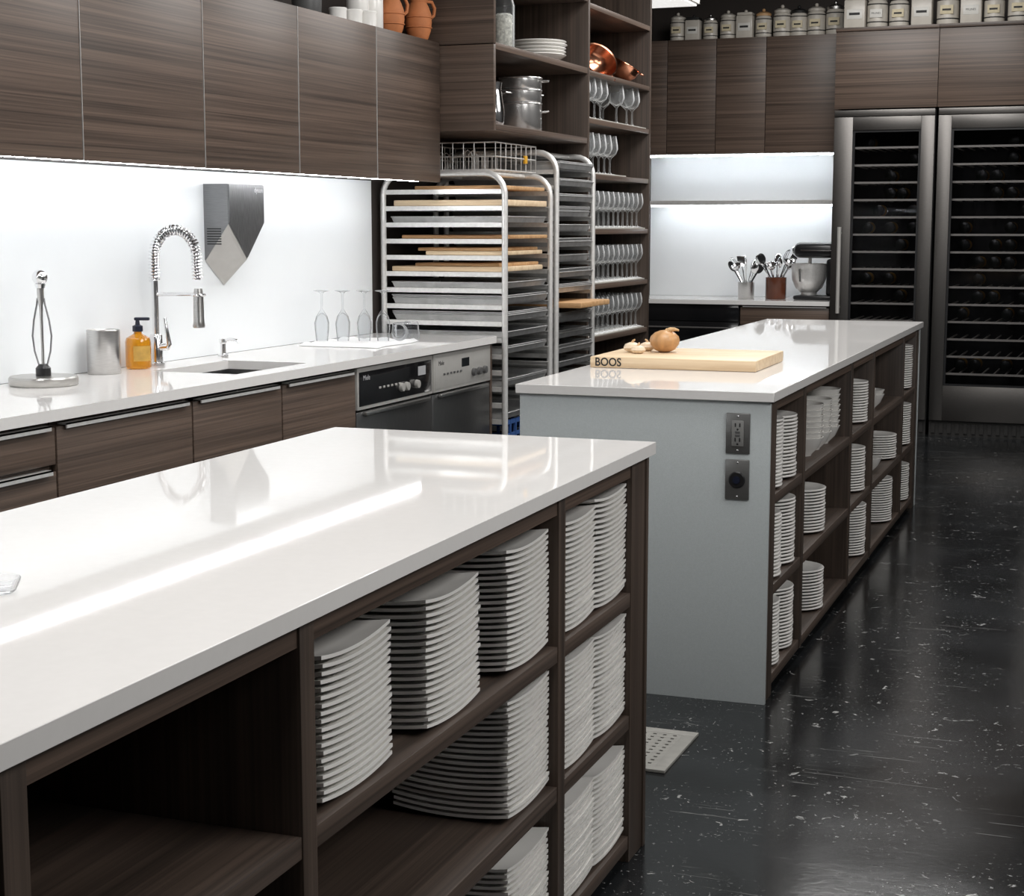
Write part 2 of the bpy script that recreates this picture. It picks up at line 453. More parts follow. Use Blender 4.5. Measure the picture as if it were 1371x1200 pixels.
for y, n, w in ((2.275,19,'nearest'),(2.625,19,'middle'),(2.975,20,'farthest')):
    stack(SQ, 'near', -.14, y, SHELF[2], n, SPI, 'square plate', '%s stack, top shelf, wide bay of nearest island' % w, G1, .5)
stack(SQ, 'near', -.142, 2.986, SHELF[1], 20, SPI, 'square plate', 'tall stack, middle shelf, wide bay of nearest island', G1, .5)
stack(SQ, 'near', -.142, 2.984, SHELF[0], 17, SPI, 'square plate', 'stack on bottom shelf, wide bay of nearest island', G1, .5)
RPI = .0108
G2 = 'round plates on the far island'
for s, ns in ((2,(19,18)),(1,(18,19)),(0,(18,18))):
    sh = ['bottom','middle','top'][s]
    stack(RP[.105], 'far', -.123, .243, SHELF[s], ns[0], RPI, 'round plate', 'first stack, %s shelf, nearest bay of far island' % sh, G2)
    stack(RP[.105], 'far', -.123, .464, SHELF[s], ns[1], RPI, 'round plate', 'second stack, %s shelf, nearest bay of far island' % sh, G2)
for y, n, w in ((.98,7,'nearest'),(1.15,7,'middle'),(1.325,8,'farthest')):
    stack(BW, 'far', -.097, y, SHELF[2], n, .019, 'bowl', '%s bowl stack on top shelf of far island' % w, 'bowls on the far island')
stack(RP[.105], 'far', -.123, 1.03, SHELF[1], 14, RPI, 'round plate', 'middle shelf below the bowls, far island', G2)
stack(RP[.105], 'far', -.123, 1.03, SHELF[0], 13, RPI, 'round plate', 'bottom shelf below the bowls, far island', G2)
stack(RP[.095], 'far', -.113, 2.0, SHELF[2], 15, RPI, 'round plate', 'top shelf, centre bay of far island', G2)
stack(RP[.095], 'far', -.113, 1.97, SHELF[1], 16, RPI, 'round plate', 'middle shelf, centre bay of far island', G2)
stack(RP[.095], 'far', -.113, 2.03, SHELF[0], 19, RPI, 'round plate', 'bottom shelf, centre bay of far island', G2)
stack(BW, 'far', -.097, 2.52, SHELF[2], 2, .019, 'bowl', 'pair of bowls, top shelf, fourth bay of far island', 'bowls on the far island')
stack(RP[.105], 'far', -.123, 2.95, SHELF[1], 10, RPI, 'round plate', 'middle shelf, fourth bay of far island', G2)
stack(BW, 'far', -.097, 2.50, SHELF[1], 1, .019, 'bowl', 'lone bowl, middle shelf, fourth bay of far island', 'bowls on the far island')
stack(RP[.105], 'far', -.123, 2.85, SHELF[0], 18, RPI, 'round plate', 'bottom shelf, fourth bay of far island', G2)
for s, n in ((2,19),(1,18),(0,16)):
    stack(RP[.105], 'far', -.123, 3.47, SHELF[s], n, RPI, 'round plate', '%s shelf, farthest bay of far island' % ['bottom','middle','top'][s], G2)

# sockets on the grey end panel
def face_plate(label, z):
    t = thing('wall_socket', label, 'socket', isl('far', -.103, .012, z), ROT)
    mk('face_plate', bx(-.035, .035, -.006, 0, -.0585, .0585, bev=.003), M['steel_plate'], t)
    for zz in (-.049, .049):
        mk('screw', ball(NB(), (0, -.006, zz), .003, .0015, .003, 8, 6), M['chrome'], t)
    return t
t = face_plate('steel double socket plate, upper one on the grey island panel', .79)
rc = mk('receptacle', bx(-.0175, .0175, -.0095, -.005, -.037, .037, bev=.002), M['socket_face'], t)
for zz in (-.021, .021):
    for xx in (-.0065, .0065): mk('slot', bx(xx-.0018, xx+.0018, -.0101, -.009, zz-.002, zz+.009), M['ink'], rc)
    mk('slot', ball(NB(), (0, -.0095, zz-.009), .0032, .001, .0032, 8, 6), M['ink'], rc)
for zz in (-.0045, .0045): mk('test_button', bx(-.007, .007, -.0112, -.009, zz-.003, zz+.003, bev=.0006), M['grey_pl'], rc)
t = face_plate('steel socket plate with round black outlet, lower one on grey panel', .657)
q = la([(0,0),(.023,0),(.024,.003),(.021,.007),(.0,.007)], seg=28); q.transform(Matrix.Rotation(PI/2, 4, 'X'))
o = mk('round_outlet', q, M['black'], t, (0,-.006,0))
q = la([(0,0),(.011,0),(.011,.003),(0,.003)], seg=20); q.transform(Matrix.Rotation(PI/2, 4, 'X'))
mk('outlet_centre', q, M['blue_cap'], o, (0,-.0075,0))

# drain grate
bm = NB()
box(bm, -.18, .18, -.17, -.135, 0, .008, .001); box(bm, -.18, .18, .135, .17, 0, .008, .001)
box(bm, -.18, -.145, -.135, .135, 0, .008, .001); box(bm, .145, .18, -.135, .135, 0, .008, .001)
for i in range(11):
    c = -.135 + .27*i/10; box(bm, -.145, .145, c-.0085, c+.0085, .001, .007)
for i in range(11):
    c = -.14 + .28*i/10; box(bm, c-.009, c+.009, -.135, .135, .001, .0068)
solo('drain_grate', bm, M['grate'], 'pale grey perforated drain grate set in floor between the islands', 'drain cover', (-1.27, 4.07, .0005))

# chopping board + onion + garlic
t = thing('chopping_board', 'thick maple chopping board with black lettering on the far island', 'chopping board', (-1.437, 5.20, HC+.0005), R(1.2))
mk('board', bx(-.288, .268, 0, .47, 0, .036, bev=.003), M['maple'], t)
lettering('lettering', 'BOOS', .038, M['ink'], t, (-.226, -.0006, .0182), FY, .0006, .9)
t = thing('onion', 'brown onion lying on the chopping board', 'onion', (-1.545, 5.46, HC+.0365))
mk('bulb', la([(0,.001),(.018,.002),(.036,.010),(.049,.028),(.052,.041),(.048,.055),(.034,.068),(.016,.075),(0,.077)], seg=28), M['onion'], t)
mk('neck', tb([(.012,0,.070),(.022,-.004,.078),(.036,-.006,.080),(.052,-.008,.077)], [.014,.009,.006,.003], 10), M['onion_dry'], t)
for i, (x, y, s, lb) in enumerate(((-1.648,5.42,1,'pale garlic bulb farthest from the brown onion'),(-1.612,5.37,.8,'small pale garlic bulb nearest the front of the board'),(-1.618,5.50,.9,'small pale garlic bulb touching the brown onion'))):
    t = thing('garlic_bulb', lb, 'garlic', (x, y, HC+.0365), i*1.3)
    bm = la([(0,.0),(.012*s,.0),(.026*s,.008*s),(.030*s,.016*s),(.024*s,.028*s),(.010*s,.034*s),(.0,.035*s)], seg=30)
    for v in bm.verts:
        a = math.atan2(v.co.y, v.co.x); f = 1+.07*math.cos(a*6); v.co.x *= f; v.co.y *= f
    mk('bulb', bm, M['garlic'], t)
    mk('stem', tb([(0,0,.032*s),(.003,0,.04*s),(.009,.002,.044*s)], [.006,.004,.003], 8), M['onion_dry'], t)

# ------------------------------------------------------------------ left run : uppers
UB = [2.71,3.35,3.99,4.64,5.27,5.905,6.52]
UN = ['wall cabinet left of the whole row, mostly outside the view','leftmost visible dark wood wall cabinet over the towel holder','second dark wood wall cabinet from left, over the canister',
      'dark wood wall cabinet over the spring tap','dark wood wall cabinet over the hand dryer','last dark wood wall cabinet, beside the tall shelves']
for i in range(6):
    a, b = UB[i], UB[i+1]
    t = thing('wall_cabinet', UN[i], 'wall cabinet', (XW, (a+b)/2, 1.56)); h = (b-a)/2
    mk('body', bx(0.002, .318, -h+.0008, h-.0008, .012, .578), M['wood_in'], t)
    mk('door', bx(.32, .34, -h+.002, h-.002, 0, .58, bev=.0012), M['wood_y'], t)
    mk('edge_trim', bx(.338, .3415, -h+.0002, -h+.0018, 0, .58), M['alu'], t)
solo('backsplash', bx(XW+.0005, XW+.008, -.6, 6.53, .911, 1.57), M['splash'], 'white glossy backsplash behind the sink run', 'backsplash')
solo('light_strip', bx(-2.919, -2.911, -.5, 6.45, 1.5625, 1.5715), M['led'], 'bright LED strip under the left wall cabinets', 'light strip')

# worktop with sink cut-out
sx0, sx1, sy0, sy1 = -3.0, -2.69, 4.55, 5.02
bm = NB()
box(bm, -3.171, sx0, -.6, 6.56, .88, HC); box(bm, sx1, -2.60, -.6, 6.56, .88, HC)
box(bm, sx0, sx1, -.6, sy0, .88, HC); box(bm, sx0, sx1, sy1, 6.56, .88, HC)
bmesh.ops.remove_doubles(bm, verts=bm.verts[:], dist=1e-5)
solo('worktop', bm, M['quartz'], 'long white quartz worktop along the left wall with sink cut-out', 'worktop')
t = thing('sink', 'undermounted stainless sink in the left worktop', 'sink', ((sx0+sx1)/2, (sy0+sy1)/2, .68))
bm = NB(); w, l = (sx1-sx0)/2+.002, (sy1-sy0)/2+.002
box(bm, -w, w, -l, l, 0, .004); box(bm, -w, -w+.004, -l, l, .004, .198); box(bm, w-.004, w, -l, l, .004, .198)
box(bm, -w+.004, w-.004, -l, -l+.004, .004, .198); box(bm, -w+.004, w-.004, l-.004, l, .004, .198)
mk('basin', bm, M['steel_door'], t)
mk('drain', la([(0,.004),(.04,.004),(.042,.007),(.03,.006),(0,.005)]), M['chrome'], t)

# base cabinets
XF = -2.62
def base_cabinet(a, b, splits, label):
    t = thing('base_cabinet', label, 'base cabinet', (XW, (a+b)/2, 0)); h = (b-a)/2; f = XF-XW
    mk('body', bx(.004, f-.022, -h+.0005, h-.0005, .1, .66 if a > 4.1 and a < 5 else .878), M['wood_in'], t)
    mk('plinth', bx(.004, f-.06, -h+.0005, h-.0005, 0, .1), M['plinth'], t)
    for z0, z1 in splits:
        dr = mk('drawer', bx(f-.02, f, -h+.002, h-.002, z0, z1-.014, bev=.001), M['wood_y'], t)
        hd = bx(f-.018, f+.012, -h+.03, h-.03, z1-.011, z1-.007); box(hd, f+.008, f+.012, -h+.03, h-.03, z1-.02, z1-.007)
        mk('handle', hd, M['alu'], dr)
base_cabinet(2.20, 2.858, [(.11,.43),(.435,.76),(.765,.875)], 'dark wood drawer unit farthest left, outside the view')
base_cabinet(2.86, 3.518, [(.11,.43),(.435,.76),(.765,.875)], 'dark wood drawer unit at left edge with a shallow top drawer')
base_cabinet(3.522, 4.173, [(.11,.49),(.495,.875)], 'dark wood drawer unit below the towel holder')
base_cabinet(4.177, 4.713, [(.11,.49),(.495,.875)], 'dark wood base cabinet below the sink and spring tap')
base_cabinet(4.717, 5.248, [(.11,.49),(.495,.875)], 'dark wood base cabinet directly left of the black dishwasher panel')
solo('cabinet_end_panel', bx(-3.17, XF, 6.535, 6.555, 0, .879), M['wood_x'], 'dark wood panel closing the worktop run beside the rack', 'panel')

def dishwasher(a, b, black, label):
    t = thing('dishwasher', label, 'dishwasher', (XW, (a+b)/2, 0)); h = (b-a)/2; f = XF-XW
    mk('body', bx(.01, f-.03, -h+.002, h-.002, .08, .87), M['dark_in'], t)
    mk('door', bx(f-.028, f, -h+.004, h-.004, .12, .715, bev=.003), M['steel_door'], t)
    mk('plinth', bx(.01, f-.06, -h+.004, h-.004, 0, .08), M['plinth'], t)
    cp_ = mk('control_panel', bx(f-.028, f+.004, -h+.004, h-.004, .722, .875, bev=.003), M['silver'], t)
    mk('fascia', bx(f+.003, f+.0055, -h+.016, h-.016, .735, .858, bev=.001), M['black_gloss'] if black else M['silver'], cp_)
    lettering('lettering', 'Miele', .026, M['ink_grey'] if black else M['ink'], cp_, (f+.0058, -h+.075, .835), FX)
    ys = (.03,.075,.17) if black else (.10,.16,.22)
    for i, yy in enumerate(ys):
        k = la([(0,0),(.016,0),(.017,.003),(.015,.014),(0,.015)], seg=20); k.transform(Matrix.Rotation(PI/2,4,'Y'))
        mk('knob', k, M['grey_pl'] if not black else M['silver'], cp_, (f+.0055, yy, .775))
    for i in range(6):
        bb = bx(0,.003,-.008,.008,-.004,.004,bev=.001)
        mk('button', bb, M['silver'] if black else M['grey_pl'], cp_, (f+.0055, -.15+.034*i if black else -.2+.034*i, .79))
    mk('display', bx(f+.0054, f+.0062, .19 if black else -.02, .26 if black else .06, .805, .84), M['display'] if not black else M['ink_grey'], cp_)
    hd = NB(); box(hd, f+.0, f+.018, -h+.05, h-.05, .700, .714, bev=.004)
    mk('handle', hd, M['steel'], t)
dishwasher(5.252, 5.92, True, 'dishwasher with a black control panel, left of the pair')
dishwasher(5.925, 6.532, False, 'dishwasher with a silver control panel, beside the tray rack')

# ------------------------------------------------------------------ things on the left worktop
Z = HC+.0005
t = thing('paper_towel_holder', 'steel paper towel holder with round base, no roll', 'paper towel holder', (-3.035, 4.03, Z))
mk('base', la([(0,0),(.097,0),(.1,.004),(.1,.022),(.096,.027),(.03,.028),(0,.028)], seg=40), M['steel_h'], t)
mk('collar', la([(0,.027),(.022,.027),(.022,.05),(.012,.062),(0,.062)], seg=20), M['black'], t)
mk('rod', tb([(0,0,.05),(0,0,.20),(0,0,.235),(0,0,.255),(0,0,.30)], [.0045,.0045,.006,.010,.010], 14), M['steel'], t)
mk('finial', ball(NB(), (0,0,.316), .0225), M['chrome'], t)
mk('collar', la([(0,.285),(.013,.285),(.016,.297),(0,.3)], seg=16), M['chrome'], t)
for s in (-1, 1):
    mk('spring_arm', tb([(s*.010,s*.004,.055),(s*.022,s*.008,.10),(s*.026,s*.010,.145),(s*.021,s*.008,.19),(s*.012,s*.004,.235),(s*.009,s*.003,.255)], .0028, 6), M['steel_mid'], t)
solo('canister', la([(0,0),(.050,0),(.052,.003),(.052,.138),(.05,.140),(.048,.136),(.048,.006),(0,.006)], seg=36), M['steel'],
     'open brushed steel canister between towel holder and soap bottle', 'canister', (-3.095, 4.42, Z))
t = thing('soap_bottle', 'amber liquid soap pump bottle beside the tap', 'soap bottle', (-3.10, 4.62, Z), R(20))
mk('bottle', la([(0,0),(.038,0),(.042,.005),(.042,.088),(.038,.101),(.02,.111),(.013,.116),(.013,.124),(0,.124)], seg=28), M['amber'], t)
bm = NB(); A = []
for k in range(9):
    a = -PI/2-.75+1.5*k/8; A.append([bm.verts.new((.0426*math.cos(a), .0426*math.sin(a), z)) for z in (.026,.076)])
for p, q in zip(A[:-1], A[1:]): bm.faces.new([p[0], q[0], q[1], p[1]])
mk('label', bm, M['tan'], t, (0,0,0), (0,0,R(35)))
mk('cap', la([(0,.122),(.017,.122),(.017,.140),(.008,.144),(.006,.161),(0,.161)], seg=18), M['blue_cap'], t)
mk('pump_nozzle', bx(-.01,.04,-.008,.008,.158,.168,bev=.003), M['blue_cap'], t)
t = thing('spring_tap', 'chrome spring-neck kitchen tap over the sink', 'tap', (-3.115, 4.75, Z))
mk('base', la([(0,0),(.027,0),(.027,.008),(.021,.012),(.021,.10),(.018,.105),(0,.105)], seg=24), M['chrome'], t)
mk('riser', tb([(0,0,.10),(0,0,.30)], .011, 14), M['chrome'], t)
mk('lever', tb([(0,-.0,.06),(.045,-.0,.063),(.05,0,.07),(.04,0,.13),(.035,0,.16)], [.012,.012,.009,.006,.005], 12), M['chrome'], t)
sw = [(0,0,.28),(0,0,.36)] + [(.0825-.0825*math.cos(PI*i/14), 0, .36+.0925*math.sin(PI*i/14)) for i in range(1,15)] + [(.165,0,.33),(.168,0,.29)]
mk('hose', tb(sw, .0085, 10), M['steel_dark'], t)
pts = []
path = [Vector(p) for p in sw]; seglen = [0]
for a, b in zip(path[:-1], path[1:]): seglen.append(seglen[-1]+(b-a).length)
tot = seglen[-1]; turns = 40; per = 12
for i in range(turns*per+1):
    s = tot*i/(turns*per); j = max(q for q in range(len(seglen)) if seglen[q] <= s+1e-9); j = min(j, len(path)-2)
    f = (s-seglen[j])/max(1e-9, seglen[j+1]-seglen[j]); p = path[j].lerp(path[j+1], f); tg = (path[j+1]-path[j]).normalized()
    n1 = Vector((0,1,0)); n2 = tg.cross(n1); an = 2*PI*i/per
    pts.append(p + (n1*math.cos(an)+n2*math.sin(an))*.0155)
mk('spring', tb(pts, .0034, 6), M['chrome'], t)
mk('spray_head', la([(0,0),(.019,0),(.021,.006),(.018,.02),(.017,.10),(.013,.13),(0,.13)], c=(.168,0,.13), seg=20), M['steel'], t)
mk('holder_arm', tb([(0,0,.238),(.155,0,.24)], .006, 10), M['chrome'], t)
mk('holder_ring', tb([(.168+.021*math.cos(2*PI*i/16), .021*math.sin(2*PI*i/16), .238) for i in range(16)], .005, 8, True), M['chrome'], t)
t = thing('soap_dispenser', 'small chrome built-in soap dispenser right of the tap', 'soap dispenser', (-3.11, 5.17, Z))
mk('base', la([(0,0),(.019,0),(.019,.006),(.011,.01),(.010,.045),(.014,.05),(.014,.062),(0,.064)], seg=20), M['chrome'], t)
mk('spout', tb([(0,0,.055),(.03,0,.062),(.06,0,.058),(.064,0,.05)], .0055, 10), M['chrome'], t)

# hand dryer (loft between a short front V and a longer V at the wall)
t = thing('hand_dryer', 'steel wall-mounted hand dryer with V-shaped underside', 'hand dryer', (XW+.0085, 5.287, 1.17))
fr = [(.10,-.125,.355),(.10,.125,.355),(.10,.125,.215),(.10,0,.09),(.10,-.125,.215)]
bk = [(.0,-.125,.355),(.0,.125,.355),(.0,.125,.085),(.0,0,-.005),(.0,-.125,.085)]
mk('body', prism(NB(), fr, bk), M['steel_mid'], t, smooth=False)
mk('front_panel', prism(NB(), [(.1045,y*.985,z-.002 if z > .3 else z+.003) for _, y, z in fr], [(.1002,y*.985,z-.002 if z > .3 else z+.003) for _, y, z in fr]), M['steel_dark'], t, smooth=False)
for i in range(7):
    mk('vent_slit', bx(.012, .07, -.1262, -.1245, .14+.009*i, .144+.009*i), M['ink'], t)
for s in (-1, 1):       # pale blade plates under the V
    e = .0012
    A = [(.099, 0, .09-e*2), (.099, s*.124, .215-e*2), (.002, s*.124, .086-e*2), (.002, 0, -.004-e*2)]
    mk('blade_plate', prism(NB(), A, [(x, y, z-.003) for x, y, z in A]), M['silver'], t, smooth=False)
lettering('lettering', 'dyson', .026, M['ink_grey'], t, (.1047, .085, .335), FX, .0004)

# folded towel with upturned glasses
bm = NB(); n = 22
T = [[None]*(n+1) for _ in range(n+1)]
for i in range(n+1):
    for j in range(n+1):
        x = -.175+.35*i/n; y = -.21+.42*j/n
        z = .010 + .003*math.sin(x*40+1)*math.cos(y*33) + .002*math.sin(x*90+y*60)
        if i in (0,n) or j in (0,n): z = .001
        T[i][j] = bm.verts.new((x+.008*math.sin(y*21), y+.006*math.sin(x*25), z))
for i in range(n):
    for j in range(n): bm.faces.new([T[i][j],T[i+1][j],T[i+1][j+1],T[i][j+1]])
solo('dish_towel', bm, M['cloth'], 'white dish towel spread on the worktop under upturned glasses', 'towel', (-2.94, 5.93, Z), ang=80)

def glass_prof(h=.185, rb=.037, rf=.034, bowl=.095):
    st = h-bowl
    return [(0,0),(rf,0),(rf,.002),(.012,.006),(.0045,.014),(.0038,st-.012),(.010,st-.002),(rb*.78,st+.018),(rb,st+.042),(rb*.97,st+.065),(rb*.80,h),
            (rb*.775,h),(rb*.94,st+.065),(rb*.965,st+.042),(rb*.74,st+.02),(.006,st+.004),(0,st+.003)]
WG = Kit(solo('wine_glass', la(glass_prof(), seg=22), M['glass'], 'x', 'wine glass', ang=60))
WB = Kit(solo('wine_glass', la(glass_prof(.2,.042,.036,.11), seg=22), M['glass'], 'x', 'wine glass', ang=60))
WF = Kit(solo('wine_glass', la(glass_prof(.2,.029,.031,.115), seg=24), M['glass_sink'], 'x', 'wine glass', ang=60))
for x, y, lb in ((-3.06,5.84,'upturned wine glass on the towel, leftmost of four'),(-2.985,5.875,'upturned wine glass on the towel, second from left'),
                 (-2.905,5.905,'upturned wine glass on the towel, third from left'),(-2.835,5.93,'upturned wine glass on the towel, rightmost of four')):
    WF.put((x, y, Z+.013+.2), (PI,0,random.random()), lb, 'upturned glasses on the towel')
tum = la([(0,0),(.026,0),(.03,.01),(.034,.07),(.0325,.07),(.028,.012),(0,.01)], seg=20)
TU = Kit(solo('tumbler', tum, M['glass_sink'], 'x', 'tumbler', ang=60))
for i, (x, y, rot, lb) in enumerate(((-2.80,6.00,(PI/2,0,.5),'small tumbler lying on its side at the towel edge'),(-2.86,6.075,(PI/2,0,2.2),'second small tumbler lying on the towel by the rack'),(-2.79,6.10,(PI,0,0),'small tumbler upside down at the right towel edge'))):
    TU.put((x, y, Z+(.048 if i < 2 else .083)), rot, lb, 'tumblers on the towel')

# ------------------------------------------------------------------ pots on top of the wall cabinets
ZC = 1.56+.5805
def terracotta(x, y, lb, s=1):
    t = thing('terracotta_jug', lb, 'jug', (x, y, ZC), R(62))
    mk('body', la([(0,0),(.036*s,0),(.040*s,.006),(.050*s,.035),(.055*s,.07),(.053*s,.105),(.042*s,.135),(.034*s,.15),(.037*s,.166),(.040*s,.171),(.036*s,.173),(.03*s,.155),(0,.15)], seg=28), M['terra'], t)
    mk('handle', tb([(.036*s,0,.16),(.07*s,0,.16),(.085*s,0,.135),(.08*s,0,.105),(.053*s,0,.085)], .007, 8), M['terra'], t)
    for z, rr in ((.05, .0535), (.09, .0548)): mk('ridge', tb([(rr*s*math.cos(2*PI*i/28), rr*s*math.sin(2*PI*i/28), z) for i in range(28)], .003, 6, True), M['terra'], t)
terracotta(-2.940, 6.255, 'terracotta jug on the wall cabinets, nearer to the white pots')
terracotta(-2.885, 6.405, 'terracotta jug on the wall cabinets, beside the tall shelves')
CP = Kit(solo('ceramic_pot', la([(0,0),(.03,0),(.034,.004),(.034,.05),(.036,.058),(.034,.062),(.031,.056),(.031,.01),(0,.01)], seg=22), M['china'], 'x', 'ceramic pot'))
for x, y, w in ((-2.95,5.80,'first'),(-2.92,5.875,'second'),(-2.89,5.94,'third')):
    CP.put((x, y, ZC), (0,0,0), '%s small white ceramic pot from left on the wall cabinets' % w, 'white pots on the wall cabinets')
CT = Kit(solo('ceramic_jar', la([(0,0),(.042,0),(.045,.004),(.045,.17),(.04,.19),(.03,.2),(0,.205)], seg=24), M['china'], 'x', 'ceramic jar'))
CT.put((-2.975, 6.02, ZC), (0,0,0), 'taller white ceramic jar on wall cabinets, nearer the small pots', 'tall white jars on the wall cabinets')
CT.put((-2.965, 6.13, ZC), (0,0,0), 'taller white ceramic jar on wall cabinets, beside a terracotta jug', 'tall white jars on the wall cabinets')
solo('stoneware_crock', la([(0,0),(.05,0),(.055,.01),(.058,.12),(.05,.15),(.045,.15),(.05,.12),(.047,.01),(0,.01)], seg=24), M['grey_pl'], 'grey crock left of the small white pots on wall cabinets', 'crock', (-3.02, 5.68, ZC))

# ------------------------------------------------------------------ tall open shelving
XS = -2.60
t = thing('tall_shelving', 'tall dark open shelving holding pots above the tray racks', 'shelving', (XW, 6.53, 0)); f = XS-XW
mk('side_panel', bx(.003, f, .0, .025, 1.775, 2.128, bev=.001), M['wood_x'], t)
mk('side_panel', bx(.003, f, .0, .025, 2.132, 3.0, bev=.001), M['wood_x'], t)
mk('back_panel', bx(.003, .02, .025, 1.24, 1.775, 3.0), M['wood_in'], t)
for z in (1.775, 2.11, 2.45, 2.97): mk('shelf', bx(.02, f-.002, .025, 1.24, z, z+.028, bev=.001), M['wood_y'], t)
t = thing('tall_shelving', 'tall dark open shelving filled with wine glasses', 'shelving', (XW, 7.772, 0))
mk('side_panel', bx(.003, f, 0, .025, 0, 3.0, bev=.001), M['wood_z'], t)
mk('side_panel', bx(.003, f, 1.06, 1.085, 0, 3.0, bev=.001), M['wood_z'], t)
mk('back_panel', bx(.003, .02, .025, 1.06, 0, 3.0), M['wood_in'], t)
GS = [.05,.28,.55,.82,1.085,1.36,1.632,1.90,2.13,2.45,2.97]
for z in GS: mk('shelf', bx(.02, f-.002, .025, 1.06, z-.025, z, bev=.001), M['wood_y'], t)

names = {.82:'lowest visible glass shelf', 1.085:'second glass shelf from below', 1.36:'third glass shelf from below', 1.632:'fourth glass shelf from below', 1.90:'top glass shelf'}
for z in (.82, 1.085, 1.36, 1.632, 1.90):
    solo('shelf_liner', bx(-3.05, XS-.012, 7.81, 8.81 if z != 1.632 else 8.45, z+.0003, z+.007, bev=.002), M['liner'], 'white liner tray under the glasses, %s' % names[z], 'liner')
    if z < 1.5: rows = [(-2.655, [7.85+.085*i for i in range(12)]), (-2.745, [7.89+.085*i for i in range(11)]), (-2.835, [7.85+.085*i for i in range(12)]), (-2.93, [7.89+.105*i for i in range(9)])]
    elif z < 1.8: rows = [(-2.67, [7.87, 7.965, 8.06, 8.155, 8.25, 8.345]), (-2.77, [7.90, 8.0, 8.10, 8.20, 8.30]), (-2.87, [7.94, 8.05, 8.16])]
    else: rows = [(-2.66, [7.86, 7.955, 8.05, 8.145, 8.42, 8.60, 8.70]), (-2.76, [7.90, 8.0, 8.10, 8.50]), (-2.86, [7.86, 7.96, 8.06])]
    for ri, (x, ys) in enumerate(rows):
        for i, y in enumerate(ys):
            kit = WG if z < 1.5 else WB
            kit.put((x, y, z+.0075), (0,0,0), '%s wine glass from left, %s row, %s' % (ORD[i+1], ['front','second','third','fourth'][ri], names[z]), 'wine glasses on the tall shelves')
def copper_bowl(x, y, z, rot, r, lb):
    t = thing('copper_bowl', lb, 'copper bowl', (x, y, z)); t.rotation_euler = rot
    mk('bowl', la([(0,0),(.35*r,.04*r),(.7*r,.22*r),(.92*r,.55*r),(r,.95*r),(1.04*r,.97*r),(1.03*r,1.0*r),(.97*r,.97*r),(.88*r,.57*r),(.66*r,.26*r),(.33*r,.08*r),(0,.04*r)], seg=32), M['copper'], t)
    mk('ring_handle', tb([(1.06*r+.012+.014*math.cos(2*PI*i/14), .014*math.sin(2*PI*i/14), .9*r) for i in range(14)], .0025, 6, True), M['copper'], t)
copper_bowl(-2.745, 8.24, 2.131+.035, (R(30), R(52), 0), .10, 'larger copper bowl tilted on its side on the shelf')
copper_bowl(-2.72, 8.62, 2.131+.025, (R(-8), R(28), 0), .09, 'smaller copper bowl leaning at the right of the larger')

# jar, platters, pots on the shelves above the racks
ZT, ZP = 2.1385, 1.8035
t = thing('glass_jar', 'tall glass jar of pale lumps at the shelf end', 'jar', (-2.665, 6.81, ZT))
mk('jar', la([(0,0),(.045,0),(.048,.004),(.048,.18),(.042,.2),(.042,.21),(.040,.21),(.040,.2),(.045,.178),(.045,.006),(0,.006)], seg=26), M['jar_glass'], t)
mk('contents', la([(0,.007),(.0435,.007),(.0435,.135),(.03,.146),(0,.14)], seg=22), M['sugar'], t)
mk('lid', la([(0,.211),(.044,.211),(.045,.23),(.04,.234),(0,.235)], seg=24), M['steel_pot'], t)
PLT = Kit(solo('platter', la([(0,0),(.07,0),(.085,.004),(.128,.03),(.133,.033),(.13,.036),(.083,.011),(.068,.007),(0,.007)], seg=34), M['china'], 'x', 'platter', ang=50))
for i in range(5):
    PLT.put((-2.745+random.uniform(-.004,.004), 7.47, ZT+.0005+i*.0155), (0,0,0), '%s white shallow dish from the top beside the glass jar' % ORD[5-i], 'shallow dishes on the shelf')
def pot(r, h, lb, x, y, z, rz):
    t = thing('steel_pot', lb, 'pot', (x, y, z), rz)
    mk('pan', la([(0,0),(r*.96,0),(r,.006),(r,h-.004),(r*1.04,h),(r*1.03,h+.003),(r*.97,h),(r*.97,.008),(0,.008)], seg=32), M['steel_pot'], t)
    for s in (-1, 1):
        mk('handle', tb([(s*r*.98,-.03,h*.72),(s*(r+.028),-.026,h*.74),(s*(r+.032),0,h*.75),(s*(r+.028),.026,h*.74),(s*r*.98,.03,h*.72)], .004, 8), M['steel_pot'], t)
pot(.098, .125, 'bottom steel pot of the stack above the tray racks', -2.735, 7.20, ZP, .5)
pot(.098, .055, 'middle shallow steel pot nested in the pot stack', -2.735, 7.20, ZP+.13, 1.2)
pot(.098, .05, 'topmost shallow steel pot of the pot stack', -2.735, 7.20, ZP+.19, .2)
t = thing('steel_pitcher', 'steel pitcher left of the pot stack above the racks', 'pitcher', (-2.69, 6.735, ZP), R(-50))
mk('body', la([(0,0),(.045,0),(.052,.01),(.055,.06),(.045,.13),(.04,.16),(.045,.185),(.043,.187),(.038,.16),(.05,.06),(0,.01)], seg=26), M['chrome'], t)
mk('handle', tb([(-.042,0,.165),(-.08,0,.16),(-.09,0,.11),(-.075,0,.06),(-.053,0,.05)], .005, 8), M['chrome'], t)

